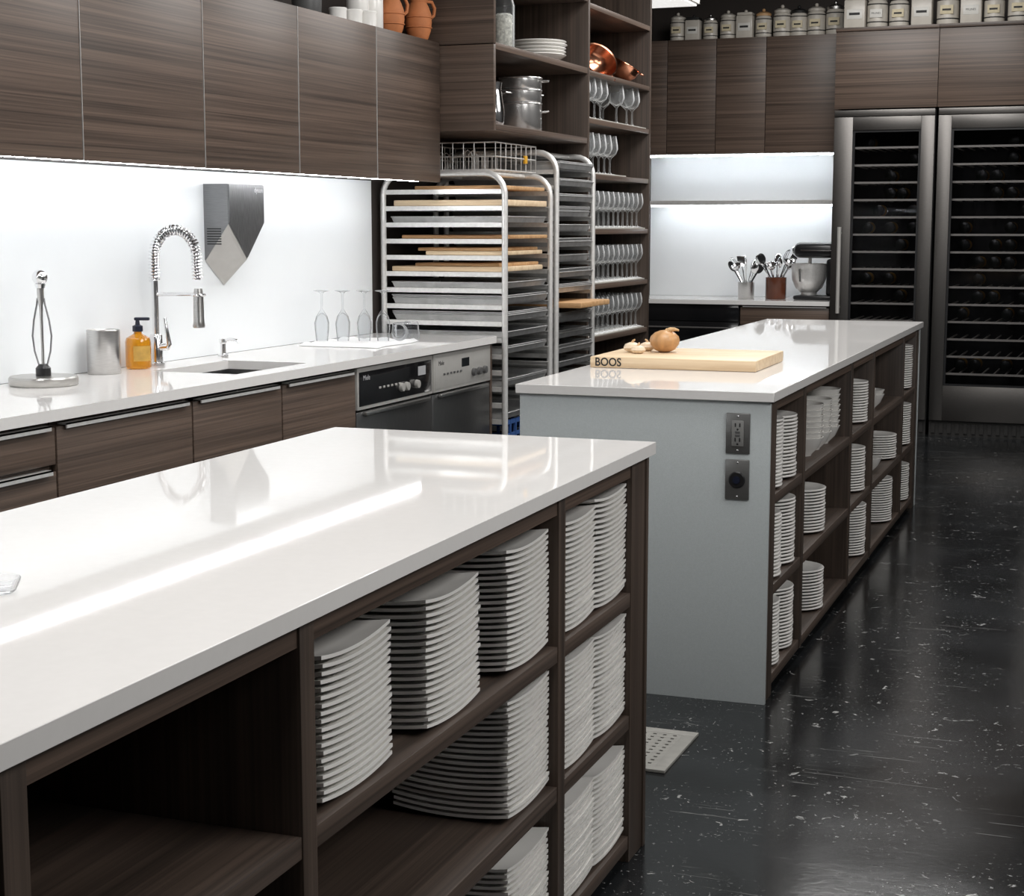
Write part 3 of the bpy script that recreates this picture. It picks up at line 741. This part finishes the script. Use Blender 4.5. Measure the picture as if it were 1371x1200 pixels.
# ------------------------------------------------------------------ tray racks
LEV = [1.53-.0705*k for k in range(18)]
def rack(x, y, hx, hy, ztop, levels, label):
    t = thing('tray_rack', label, 'tray rack', (x, y, 0))
    for s in (-1, 1):
        p = [(-hx, s*hy, .13), (-hx, s*hy, ztop-.09)]
        p += [(-hx+.09-.09*math.cos(PI/2*i/6), s*hy, ztop-.09+.09*math.sin(PI/2*i/6)) for i in range(1, 7)]
        p += [(hx-.09+.09*math.sin(PI/2*i/6), s*hy, ztop-.09+.09*math.cos(PI/2*i/6)) for i in range(0, 7)]
        p += [(hx, s*hy, .13)]
        mk('side_frame', tb(p, .0135, 10), M['alu'], t)
    bm = NB(); box(bm, -hx+.005, hx-.005, -.0015, .0015, -.018, .002); box(bm, -hx+.005, hx-.005, 0, .03, 0, .002)
    a = mk('ledge', bm, M['alu'], t, (0, -hy, levels[0]), smooth=False)
    bm = NB(); box(bm, -hx+.005, hx-.005, -.0015, .0015, -.018, .002); box(bm, -hx+.005, hx-.005, -.03, 0, 0, .002)
    b = mk('ledge', bm, M['alu'], t, (0, hy, levels[0]), smooth=False)
    for z in levels[1:]:
        again(a, t, (0, -hy, z)); again(b, t, (0, hy, z))
    for xx in (-hx, hx): mk('cross_bar', bx(xx-.012, xx+.012, -hy, hy, .13, .155), M['alu'], t)
    mk('cross_bar', bx(-hx-.01, -hx+.01, -hy, hy, ztop-.16, ztop-.14), M['alu'], t)
    mk('cross_bar', tb([(-hx+.13, -hy, ztop), (-hx+.13, hy, ztop)], .011, 10), M['alu'], t)
    mk('cross_bar', tb([(hx-.13, -hy, ztop), (hx-.13, hy, ztop)], .011, 10), M['alu'], t)
    for xx in (-hx, hx):
        for yy in (-hy, hy):
            q = la([(0,-.016),(.05,-.016),(.055,-.01),(.055,.01),(.05,.016),(0,.016)], seg=22); q.transform(Matrix.Rotation(PI/2,4,'X'))
            w = mk('caster', q, M['rubber'], t, (xx, yy, .0555))
            mk('fork', bx(-.014,.014,-.024,.024,.058,.078), M['alu'], w)
R1 = (-2.86, 6.878); R2 = (-2.838, 7.478)
rack(R1[0], R1[1], .285, .285, 1.60, LEV, 'nearer aluminium tray rack, loaded with boards, end of the worktop')
LEV2 = [1.63-.0705*k for k in range(19)]
rack(R2[0], R2[1], .275, .265, 1.71, LEV2, 'farther aluminium tray rack, loaded with sheet pans')

def pan_bm(hx, hy):
    bm = NB(); e = .008
    prism(bm, [(-hx+e,-hy+e,0),(hx-e,-hy+e,0),(hx-e,hy-e,0),(-hx+e,hy-e,0)], [(-hx+e,-hy+e,.0015),(hx-e,-hy+e,.0015),(hx-e,hy-e,.0015),(-hx+e,hy-e,.0015)])
    for a, b in (((-1,-1),(1,-1)),((1,-1),(1,1)),((1,1),(-1,1)),((-1,1),(-1,-1))):
        A = [((hx-e)*a[0],(hy-e)*a[1],0),((hx-e)*b[0],(hy-e)*b[1],0),(hx*b[0],hy*b[1],.024),(hx*a[0],hy*a[1],.024)]
        bm.faces.new([bm.verts.new(p) for p in A])
    tube(bm, [(-hx,-hy,.024),(hx,-hy,.024),(hx,hy,.024),(-hx,hy,.024)], .0028, 6, True)
    return bm
P1 = Kit(solo('sheet_pan', pan_bm(.265, .262), M['pan'], 'x', 'sheet pan', smooth=False))
P2 = Kit(solo('sheet_pan', pan_bm(.262, .242), M['pan'], 'x', 'sheet pan', smooth=False))
def at_lev(Ls, k): return Ls[k] + .0025
for k, n in ((2,1),(6,1),(7,3),(8,3),(9,1),(10,2),(12,2),(14,1)):
    for j in range(n):
        P1.put((R1[0]+.012+random.uniform(-.006,.006), R1[1], at_lev(LEV,k)+j*.007), (0,0,0),
               'sheet pan on the %s level of the nearer rack%s' % (ORD[k+1], (', %s from below' % ORD[j+1]) if n > 1 else ''), 'sheet pans in the nearer rack')
for k, n in ((0,3),(1,2),(2,2),(3,4),(4,2),(5,3),(6,2),(7,3),(8,3),(10,4),(11,2),(12,3),(13,2),(14,2),(15,2)):
    for j in range(n):
        P2.put((R2[0]+.012+random.uniform(-.012,.012), R2[1], at_lev(LEV2,k)+j*.007), (0,0,0),
               'sheet pan on the %s level of the farther rack%s' % (ORD[k+1], (', %s from below' % ORD[j+1]) if n > 1 else ''), 'sheet pans in the farther rack')
def rboard(x, y, z, hx, hy, h, m, lb, rz=None):
    solo('wooden_board', bx(-hx, hx, -hy, hy, 0, h, bev=.004), m, lb, 'wooden board', (x, y, z), (0,0,R(random.uniform(-.6,.6))), 'wooden boards in the racks')
rboard(R1[0]+.06, R1[1], at_lev(LEV,0), .21, .25, .016, M['maple_d'], 'brown board on the top level of the nearer rack')
rboard(R1[0]+.015, R1[1], at_lev(LEV,1), .265, .255, .026, M['maple'], 'thick pale board on the second level of nearer rack')
rboard(R1[0]+.03, R1[1]+.012, at_lev(LEV,3), .255, .24, .016, M['maple_d'], 'brown board on the fourth level of the nearer rack')
rboard(R1[0]+.08, R1[1], at_lev(LEV,4), .18, .25, .018, M['maple'], 'lower short pale board on the fifth level of nearer rack')
rboard(R1[0]+.05, R1[1], at_lev(LEV,4)+.0185, .19, .245, .014, M['maple_d'], 'upper brown board on the fifth level of nearer rack')
rboard(R1[0]+.0, R1[1], at_lev(LEV,5), .26, .255, .022, M['maple'], 'lower pale board on the sixth level of nearer rack')
rboard(R1[0]+.045, R1[1], at_lev(LEV,5)+.0225, .20, .24, .014, M['maple_d'], 'upper brown board on the sixth level of nearer rack')
rboard(R2[0]+.11, R2[1], at_lev(LEV2,9), .27, .225, .025, M['maple_d'], 'brown board sticking out of the farther rack')
# wire basket
t = thing('wire_basket', 'wire dish basket lying on top of the nearer rack', 'wire basket', (-2.86, 6.95, 1.6145))
bm = NB(); a, b, h = .20, .25, .12
for z in (.003, .06, h): tube(bm, [(-a,-b,z),(a,-b,z),(a,b,z),(-a,b,z)], .003, 6, True)
for i in range(9):
    y = -b+2*b*i/8; tube(bm, [(-a,y,h),(-a,y,.003),(a,y,.003),(a,y,h)], .0024, 5)
for i in range(1, 8):
    x = -a+2*a*i/8; tube(bm, [(x,-b,h),(x,-b,.003),(x,b,.003),(x,b,h)], .0024, 5)
for i in range(8):
    y = -.2+.4*i/7; tube(bm, [(-.17,y,.005),(-.17,y,.075),(-.15,y,.09),(-.13,y,.075),(-.13,y,.005)], .0022, 5)
    tube(bm, [(.03,y,.005),(.03,y,.075),(.05,y,.09),(.07,y,.075),(.07,y,.005)], .0022, 5)
mk('basket', bm, M['alu'], t)
mk('clip', bx(.195,.206,.10,.13,.04,.075,bev=.002), plain('yellow_plastic', S(214,160,40), .4), t)
# blue crate in the foot of the nearer rack
bm = NB(); a, b, h = .25, .235, .2
box(bm, -a, a, -b, b, 0, .006)
for z0, z1 in ((0,.02),(.07,.085),(.125,.14),(.18,.2)):
    box(bm, -a, a, -b, -b+.008, z0, z1); box(bm, -a, a, b-.008, b, z0, z1); box(bm, -a, -a+.008, -b, b, z0, z1); box(bm, a-.008, a, -b, b, z0, z1)
for i in range(8):
    y = -b+.004+(2*b-.012)*i/7; box(bm, a-.009, a+.001, y-.004, y+.008, 0, h); box(bm, -a-.001, -a+.009, y-.004, y+.008, 0, h)
    x = -a+.004+(2*a-.012)*i/7; box(bm, x-.004, x+.008, -b-.001, -b+.009, 0, h); box(bm, x-.004, x+.008, b-.009, b+.001, 0, h)
solo('crate', bm, M['blue'], 'blue slotted plastic crate low in the nearer rack', 'crate', (-2.845, 6.878, LEV[17]+.0025), smooth=False)

# ------------------------------------------------------------------ back wall
ZB = .872
bl, brt = -3.45, -2.006
solo('back_worktop', bx(bl+.001, brt, 11.12, YB-.001, ZB-.03, ZB, bev=.001, seg=1), M['quartz'], 'white worktop along the back wall left of the wine fridges', 'worktop')
solo('backsplash', bx(bl+.001, brt, YB-.01, YB-.0005, ZB+.001, 1.88), M['splash'], 'white lit backsplash on the back wall behind the mixer', 'backsplash')
t = thing('wall_shelf', 'thin dark shelf across the back wall backsplash', 'shelf', (bl, YB-.01, 1.525))
mk('board', bx(.001, brt-bl-.001, -.22, -.001, 0, .028, bev=.001), M['wood_x'], t)
mk('front_trim', bx(.001, brt-bl-.001, -.224, -.2205, 0, .03), M['alu'], t)
solo('light_strip', bx(bl+.05, brt-.03, YB-.17, YB-.155, 1.515, 1.525), M['led_back'], 'LED strip under the thin back wall shelf', 'light strip')
solo('light_strip', bx(bl+.05, brt-.03, YB-.21, YB-.195, 1.866, 1.876), M['led_back'], 'LED strip under the back wall cabinets', 'light strip')
xb = [-3.448,-3.23,-2.88,-2.53,-2.008]
lbs = ['narrow dark wood wall cabinet in the back corner','dark wood wall cabinet on back wall, second from the corner','dark wood wall cabinet on back wall, third from the corner','dark wood wall cabinet on back wall beside the wine fridges']
for i in range(4):
    a, b = xb[i], xb[i+1]; h = (b-a)/2
    t = thing('wall_cabinet', lbs[i], 'wall cabinet', ((a+b)/2, YB, 1.876))
    mk('body', bx(-h+.001, h-.001, -.36, -.002, .0, .784), M['wood_in'], t)
    mk('door', bx(-h+.002, h-.002, -.38, -.361, 0, .784, bev=.0012), M['wood_x'], t)
t = thing('undercounter_oven', 'black glass appliance under the back worktop', 'oven', (-2.93, 11.14, 0))
mk('body', bx(-.46, .30, .02, .6, .08, .84), M['dark_in'], t)
mk('door', bx(-.458, .298, 0, .02, .12, .72, bev=.002), M['black_gloss'], t)
mk('control_panel', bx(-.458, .298, 0, .02, .725, .838, bev=.002), M['black_gloss'], t)
mk('handle', tb([(-.4,-.03,.68),(.24,-.03,.68)], .009, 10), M['steel'], t)
mk('plinth', bx(-.45, .29, .06, .1, 0, .08), M['plinth'], t)
t = thing('base_cabinet', 'dark wood drawer cabinet under the mixer on back wall', 'base cabinet', (-2.32, 11.14, 0))
mk('body', bx(-.30, .31, .02, .6, .08, .84), M['wood_in'], t)
for z0, z1 in ((.1,.42),(.425,.70),(.705,.838)):
    dr = mk('drawer', bx(-.298, .308, 0, .02, z0, z1-.012, bev=.001), M['wood_x'], t)
    mk('handle', bx(-.28, .29, -.012, .004, z1-.010, z1-.005), M['alu'], dr)
mk('plinth', bx(-.29, .30, .06, .1, 0, .08), M['plinth'], t)

# crocks and utensils
ZBB = ZB+.0005
def crock(x, y, r, h, m, lb):
    return solo('utensil_crock', la([(0,0),(r*.95,0),(r,.005),(r,h-.004),(r*1.02,h),(r*.93,h),(r*.92,.008),(0,.008)], seg=28), m, lb, 'utensil crock', (x, y, ZBB))
crock(-2.645, 11.42, .056, .115, M['steel'], 'steel utensil crock on the back worktop')
crock(-2.435, 11.42, .072, .15, M['crock'], 'brown glazed utensil crock beside the stand mixer')
def utensil(kind, lb, base, axis, ln, m, spin):
    t = thing(kind, lb, 'utensil', base)
    q = Vector((0,0,1)).rotation_difference(Vector(axis).normalized())
    t.rotation_euler = (q.to_matrix() @ Matrix.Rotation(spin, 3, 'Z')).to_euler()
    mk('handle', tb([(0,0,0),(0,0,ln*.5),(0,0,ln)], [.0045,.004,.0045], 7), m, t)
    bm = NB()
    if kind == 'serving_spoon': ball(bm, (0,0,ln+.03), .027, .009, .04, 12, 8)
    elif kind == 'ladle': lathe(bm, [(0,-.03),(.02,-.025),(.034,-.008),(.038,.008),(.035,.008),(.03,-.006),(0,-.025)], (0,0,ln+.02), 16)
    elif kind == 'whisk':
        for i in range(5):
            a = PI*i/5
            tube(bm, [(math.cos(a)*.028*math.sin(PI*q_/10), math.sin(a)*.028*math.sin(PI*q_/10), ln+.11*(1-math.cos(PI*q_/10))/2) for q_ in range(0, 10)]+[(0,0,ln+.11)], .0016, 5)
    else:
        box(bm, -.03, .03, -.002, .002, ln-.005, ln+.08, bev=.0018)
    mk('head', bm, m, t)
uk = ['serving_spoon','ladle','serving_spoon','spatula','whisk','serving_spoon','ladle','spatula','serving_spoon','serving_spoon','ladle']
for ci, (cx_, n, rt, h, nm) in enumerate(((-2.645,9,.043,.115,'steel crock'),(-2.435,11,.057,.15,'brown crock'))):
    for i in range(n):
        a = 2*PI*i/n; k = uk[(i+ci*2) % 11]; ln = (.20 if ci == 0 else .235) + .045*((i*5) % 4)/3
        mm = M['chrome'] if (i*7+ci) % 5 else M['black']
        ca, sa = math.cos(a), math.sin(a)
        b0 = Vector((cx_-rt*.55*ca, 11.42-rt*.55*sa, ZBB+.014)); b1 = Vector((cx_+rt*.85*ca, 11.42+rt*.85*sa, ZBB+h))
        utensil(k, '%s %s standing in the %s, %s around the rim' % ('steel' if mm is M['chrome'] else 'black', k.replace('_',' '), nm, ORD[i+1]), b0, b1-b0, ln, mm, a*1.7)
# stand mixer
t = thing('stand_mixer', 'black stand mixer with steel bowl beside the wine fridge', 'stand mixer', (-2.15, 11.44, ZBB))
mk('base', bx(-.15,.13,-.10,.10,0,.03,bev=.012,seg=3), M['black'], t)
mk('column', bx(.065,.13,-.05,.05,.025,.28,bev=.02,seg=3), M['black'], t)
bm = NB(); box(bm, -.165, .13, -.062, .062, .285, .392, bev=.045, seg=5); mk('head', bm, M['black'], t)
q = la([(0,0),(.026,0),(.03,.006),(.026,.014),(0,.014)], seg=20); q.transform(Matrix.Rotation(-PI/2,4,'Y'))
mk('hub', q, M['chrome'], t, (-.160,0,.338))
mk('bowl', la([(0,0),(.055,0),(.057,.02),(.092,.05),(.117,.11),(.122,.215),(.126,.218),(.118,.218),(.112,.11),(.088,.055),(0,.028)], c=(-.06,0,.030), seg=32), M['alu'], t)
mk('bowl_handle', tb([(-.055-.03,-.115,.22),(-.055-.04,-.16,.21),(-.055-.035,-.16,.13),(-.055-.03,-.105,.12)], .006, 8), M['chrome'], t)
mk('beater_shaft', tb([(-.055,0,.29),(-.055,0,.16)], .012, 12), M['steel'], t)
mk('trim_band', bx(-.11,.10,-.0635,-.061,.334,.342), M['chrome'], t)

# ------------------------------------------------------------------ wine fridges
YF = 11.10
def fridge(x0, x1, gl, gr, label, hx):
    t = thing('wine_fridge', label, 'wine fridge', ((x0+x1)/2, YF, 0)); c = (x0+x1)/2; a, b = x0-c, x1-c
    bm = NB()
    box(bm, a, a+.02, .03, .66, .10, 2.13); box(bm, b-.02, b, .03, .66, .10, 2.13); box(bm, a+.02, b-.02, .63, .66, .10, 2.13)
    box(bm, a+.02, b-.02, .03, .63, 2.05, 2.13); box(bm, a+.02, b-.02, .03, .63, .10, .30)
    mk('body', bm, M['dark_in'], t)
    gl -= c; gr -= c; z0, z1 = .335, 2.0
    bm = NB()
    box(bm, a+.002, gl, 0, .028, .105, 2.085, bev=.002); box(bm, gr, b-.002, 0, .028, .105, 2.085, bev=.002)
    box(bm, gl, gr, 0, .028, z1, 2.085, bev=.001); box(bm, gl, gr, 0, .028, .105, z0, bev=.001)
    dr = mk('door', bm, M['steel_fridge'], t)
    mk('glass', bx(gl, gr, .012, .018, z0, z1), M['door_glass'], dr)
    bm = NB(); w = .014
    box(bm, gl, gl+w, .010, .024, z0, z1); box(bm, gr-w, gr, .010, .024, z0, z1); box(bm, gl+w, gr-w, .010, .024, z1-w, z1); box(bm, gl+w, gr-w, .010, .024, z0, z0+w)
    mk('gasket', bm, M['black'], dr)
    bm = tb([(hx-c, -.05, .80),(hx-c, -.05, 1.37)], .013, 14)
    for z in (.84, 1.33): tube(bm, [(hx-c, -.05, z),(hx-c, .002, z)], .008, 10)
    mk('handle', bm, M['silver'], dr)
    mk('top_grille', bx(a+.002, b-.002, .0, .03, 2.089, 2.13, bev=.002), M['steel_fridge'], t)
    bm = NB(); box(bm, a+.002, b-.002, .03, .05, 0, .1)
    for i in range(14):
        xx = a+.03+(b-a-.06)*i/13; box(bm, xx-.012, xx+.012, .02, .03, .02, .085)
    mk('kick_grille', bm, M['plinth'], t)
    zs = [z0+.07+.1135*i for i in range(14)]
    bm = NB(); box(bm, gl-.02, gr+.02, .045, .06, 0, .013)
    for i in range(8):
        xx = gl-.02+(gr-gl+.04)*(i+.5)/8; box(bm, xx-.004, xx+.004, .06, .6, 0, .008)
    s = mk('shelf', bm, M['shelf_front'], t, (0,0,zs[0]), smooth=False)
    for z in zs[1:]: again(s, t, (0,0,z))
    return c, zs, gl+c, gr+c
f1 = fridge(-2.003, -1.350, -1.878, -1.438, 'left steel wine fridge with glass door and bar handle', -1.940)
f2 = fridge(-1.332, -.60, -1.246, -.70, 'right steel wine fridge, cut by the picture edge', -.645)
q = la([(0,0),(.030,0),(.037,.004),(.037,.185),(.034,.205),(.018,.235),(.0145,.25),(.0145,.295),(0,.295)], seg=16); q.transform(Matrix.Rotation(-PI/2,4,'X'))
wb = thing('wine_bottle', 'x', 'wine bottle')
mk('bottle', q, M['bottle'], wb)
q = la([(.0375,.06),(.0378,.06),(.0378,.14),(.0375,.14)], seg=16); q.transform(Matrix.Rotation(-PI/2,4,'X')); mk('label', q, M['tan'], wb)
q = la([(0,.296),(.016,.296),(.016,.24),(.0152,.24)], seg=16); q.transform(Matrix.Rotation(-PI/2,4,'X')); mk('capsule', q, M['foil'], wb)
WBK = Kit(wb)
for (c, zs, gl, gr), nm, zmin in ((f1,'left',.75),(f2,'right',.3)):
    k = 5
    nsh = len(zs)
    for si, z in enumerate(zs):
        if z < zmin: continue
        seq = 0
        for i in range(k):
            if random.random() < .66: continue
            seq += 1
            x = gl+.03+(gr-gl-.06)*(i+.5)/k
            WBK.put((x, YF+.24, z+.0137+.0385), (0,0,0), '%s wine bottle from left, %s shelf from top, %s wine fridge' % (ORD[seq], ORD[nsh-si], nm), 'wine bottles in the fridges')
xb = [-2.004, -1.341, -.598]
for i, lb in enumerate(('dark wood cabinet over the left wine fridge','dark wood cabinet over the right wine fridge')):
    a, b = xb[i], xb[i+1]; h = (b-a)/2
    t = thing('overhead_cabinet', lb, 'overhead cabinet', ((a+b)/2, YF, 2.135))
    mk('body', bx(-h+.001, h-.001, .021, .67, .012, .525), M['wood_in'], t)
    mk('door', bx(-h+.002, h-.002, 0, .02, .004, .50, bev=.0012), M['wood_x'], t)
    mk('top_moulding', bx(-h+.0005, h-.0005, -.012, .02, .502, .525, bev=.001), M['wood_x'], t)
solo('tall_partition', bx(-.596, -.57, YF, YB-.002, 0, 2.66, bev=.001), M['wood_z'], 'tall dark wood partition right of the right wine fridge', 'partition')

# ------------------------------------------------------------------ storage jars along the cabinet tops
GJ = 'storage jars along the cabinet tops'
def jar_round(label, loc, s, lid, text=None):
    t = thing('storage_jar', label, 'storage jar', loc, 0, GJ)
    mk('body', la([(0,0),(.05*s,0),(.054*s,.004),(.056*s,.02),(.056*s,.13*s),(.05*s,.145*s),(.047*s,.15*s),(0,.15*s)], seg=24), M['china_dim'], t)
    l = mk('lid', la([(0,.15*s),(.052*s,.15*s),(.053*s,.165*s),(.03*s,.178*s),(0,.18*s)], seg=24), lid, t)
    mk('knob', ball(NB(), (0,0,.19*s), .012*s, None, None, 10, 8), lid, l)
    for z in (.03, .125): mk('band', la([(.0563*s,z*s),(.0572*s,z*s),(.0572*s,(z+.006)*s),(.0563*s,(z+.006)*s)], seg=24), M['ink'], t)
    mk('label_plate', bx(-.033*s,.033*s,-.0595*s,-.050*s,.055*s,.10*s,bev=.001), M['paper'] if text is None else M['white_pl'], t)
    if text: lettering('lettering', text, .017, M['ink'], t, (0,-.0600*s,.078*s), FY)
    else: mk('label_mark', bx(-.022*s,.022*s,-.0602*s,-.0594*s,.072*s,.082*s), M['ink'], t)
def jar_square(label, loc, s, lid, text=None):
    t = thing('storage_jar', label, 'storage jar', loc, 0, GJ)
    mk('body', bx(-.055*s,.055*s,-.055*s,.055*s,0,.15*s,bev=.008), M['china_dim'], t)
    l = mk('lid', bx(-.05*s,.05*s,-.05*s,.05*s,.15*s,.17*s,bev=.006), lid, t)
    mk('knob', ball(NB(), (0,0,.178*s), .012*s, None, None, 10, 8), lid, l)
    mk('label_plate', bx(-.04*s,.04*s,-.0565*s,-.0545*s,.05*s,.10*s,bev=.0006), M['white_pl'], t)
    if text: lettering('lettering', text, .018, M['ink'], t, (0,-.0570*s,.076*s), FY)
    else: mk('label_mark', bx(-.028*s,.028*s,-.0572*s,-.0564*s,.07*s,.083*s), M['ink'], t)
lids = [M['ink'], M['china_dim'], M['steel'], M['maple_d']]
lidn = ['black','white','steel','wooden']
ja = [-3.19,-3.075,-2.955,-2.83,-2.705,-2.58,-2.45,-2.335,-2.215,-2.085]
for i, x in enumerate(ja):
    f = jar_square if i in (1,4) else jar_round; li = (1,0,2,1,1,3,1,0,1,2)[i]; s = (1,.95,.9,1,1.05,1,1.1,1.05,1.1,1.15)[i]
    f('%s storage jar from the corner, %s lid, on back wall cabinets' % (ORD[i+1], lidn[li]), (x, 11.52, 2.6605), s, lids[li])
jb = [-1.90,-1.76,-1.62,-1.47,-1.31,-1.16,-1.02,-.87,-.72]
for i, x in enumerate(jb):
    f = jar_square if i in (0,3,5) else jar_round; li = (1,1,0,2,1,1,2,1,0)[i]; s = (1.25,1.2,1.15,1.2,1.25,1.2,1.15,1.2,1.15)[i]
    f('%s storage jar from left, %s lid, above the wine fridges' % (ORD[i+1], lidn[li]), (x, 11.24, 2.6605), s, lids[li], 'PRUNES' if i in (1,5) else None)

# hanging ceiling lamp
t = thing('ceiling_lamp', 'white flat lamp hanging from the ceiling near the back corner', 'ceiling lamp', (-2.76, 9.55, 2.675))
mk('housing', bx(-.27,.17,-.28,.28,.012,.06,bev=.004), M['white_pl'], t)
mk('diffuser', bx(-.255,.155,-.265,.265,0,.012,bev=.002), M['diff'], t)
for y in (-.2, .2): mk('hanging_rod', tb([(-.05,y,.06),(-.05,y,CZ-2.675)], .006, 8), M['steel'], t)

# ------------------------------------------------------------------ lights
def area(name, loc, sx, sy, pw, col=(1,.985,.965), rot=(0,0,0)):
    l = bpy.data.lights.new(name, 'AREA'); l.shape = 'RECTANGLE'; l.size = sx; l.size_y = sy; l.energy = pw; l.color = col
    o = bpy.data.objects.new(name, l); COL.objects.link(o); o.location = loc; o.rotation_euler = rot
area('ceiling_light_a', (-1.1, 1.6, 3.22), 1.6, 1.6, 51)
area('ceiling_light_b', (-1.1, 4.6, 3.22), 1.6, 1.6, 58)
area('ceiling_light_c', (-1.2, 7.6, 3.22), 1.4, 1.6, 60)
area('ceiling_light_d', (-1.6, 9.6, 3.22), 1.6, .8, 56)
area('plate_fill_light', (1.6, 2.9, 2.75), 1.0, 2.6, 60, rot=(0, R(50), 0))  # tilted side light added to brighten the stacked plates, not a ceiling fitting
area('ceiling_light_f', (1.5, 7.0, 2.9), .9, 2.2, 34, rot=(0, R(45), 0))
w = bpy.data.worlds.new('world'); SC.world = w; w.use_nodes = True
w.node_tree.nodes['Background'].inputs[0].default_value = (.5,.5,.52,1); w.node_tree.nodes['Background'].inputs[1].default_value = .3
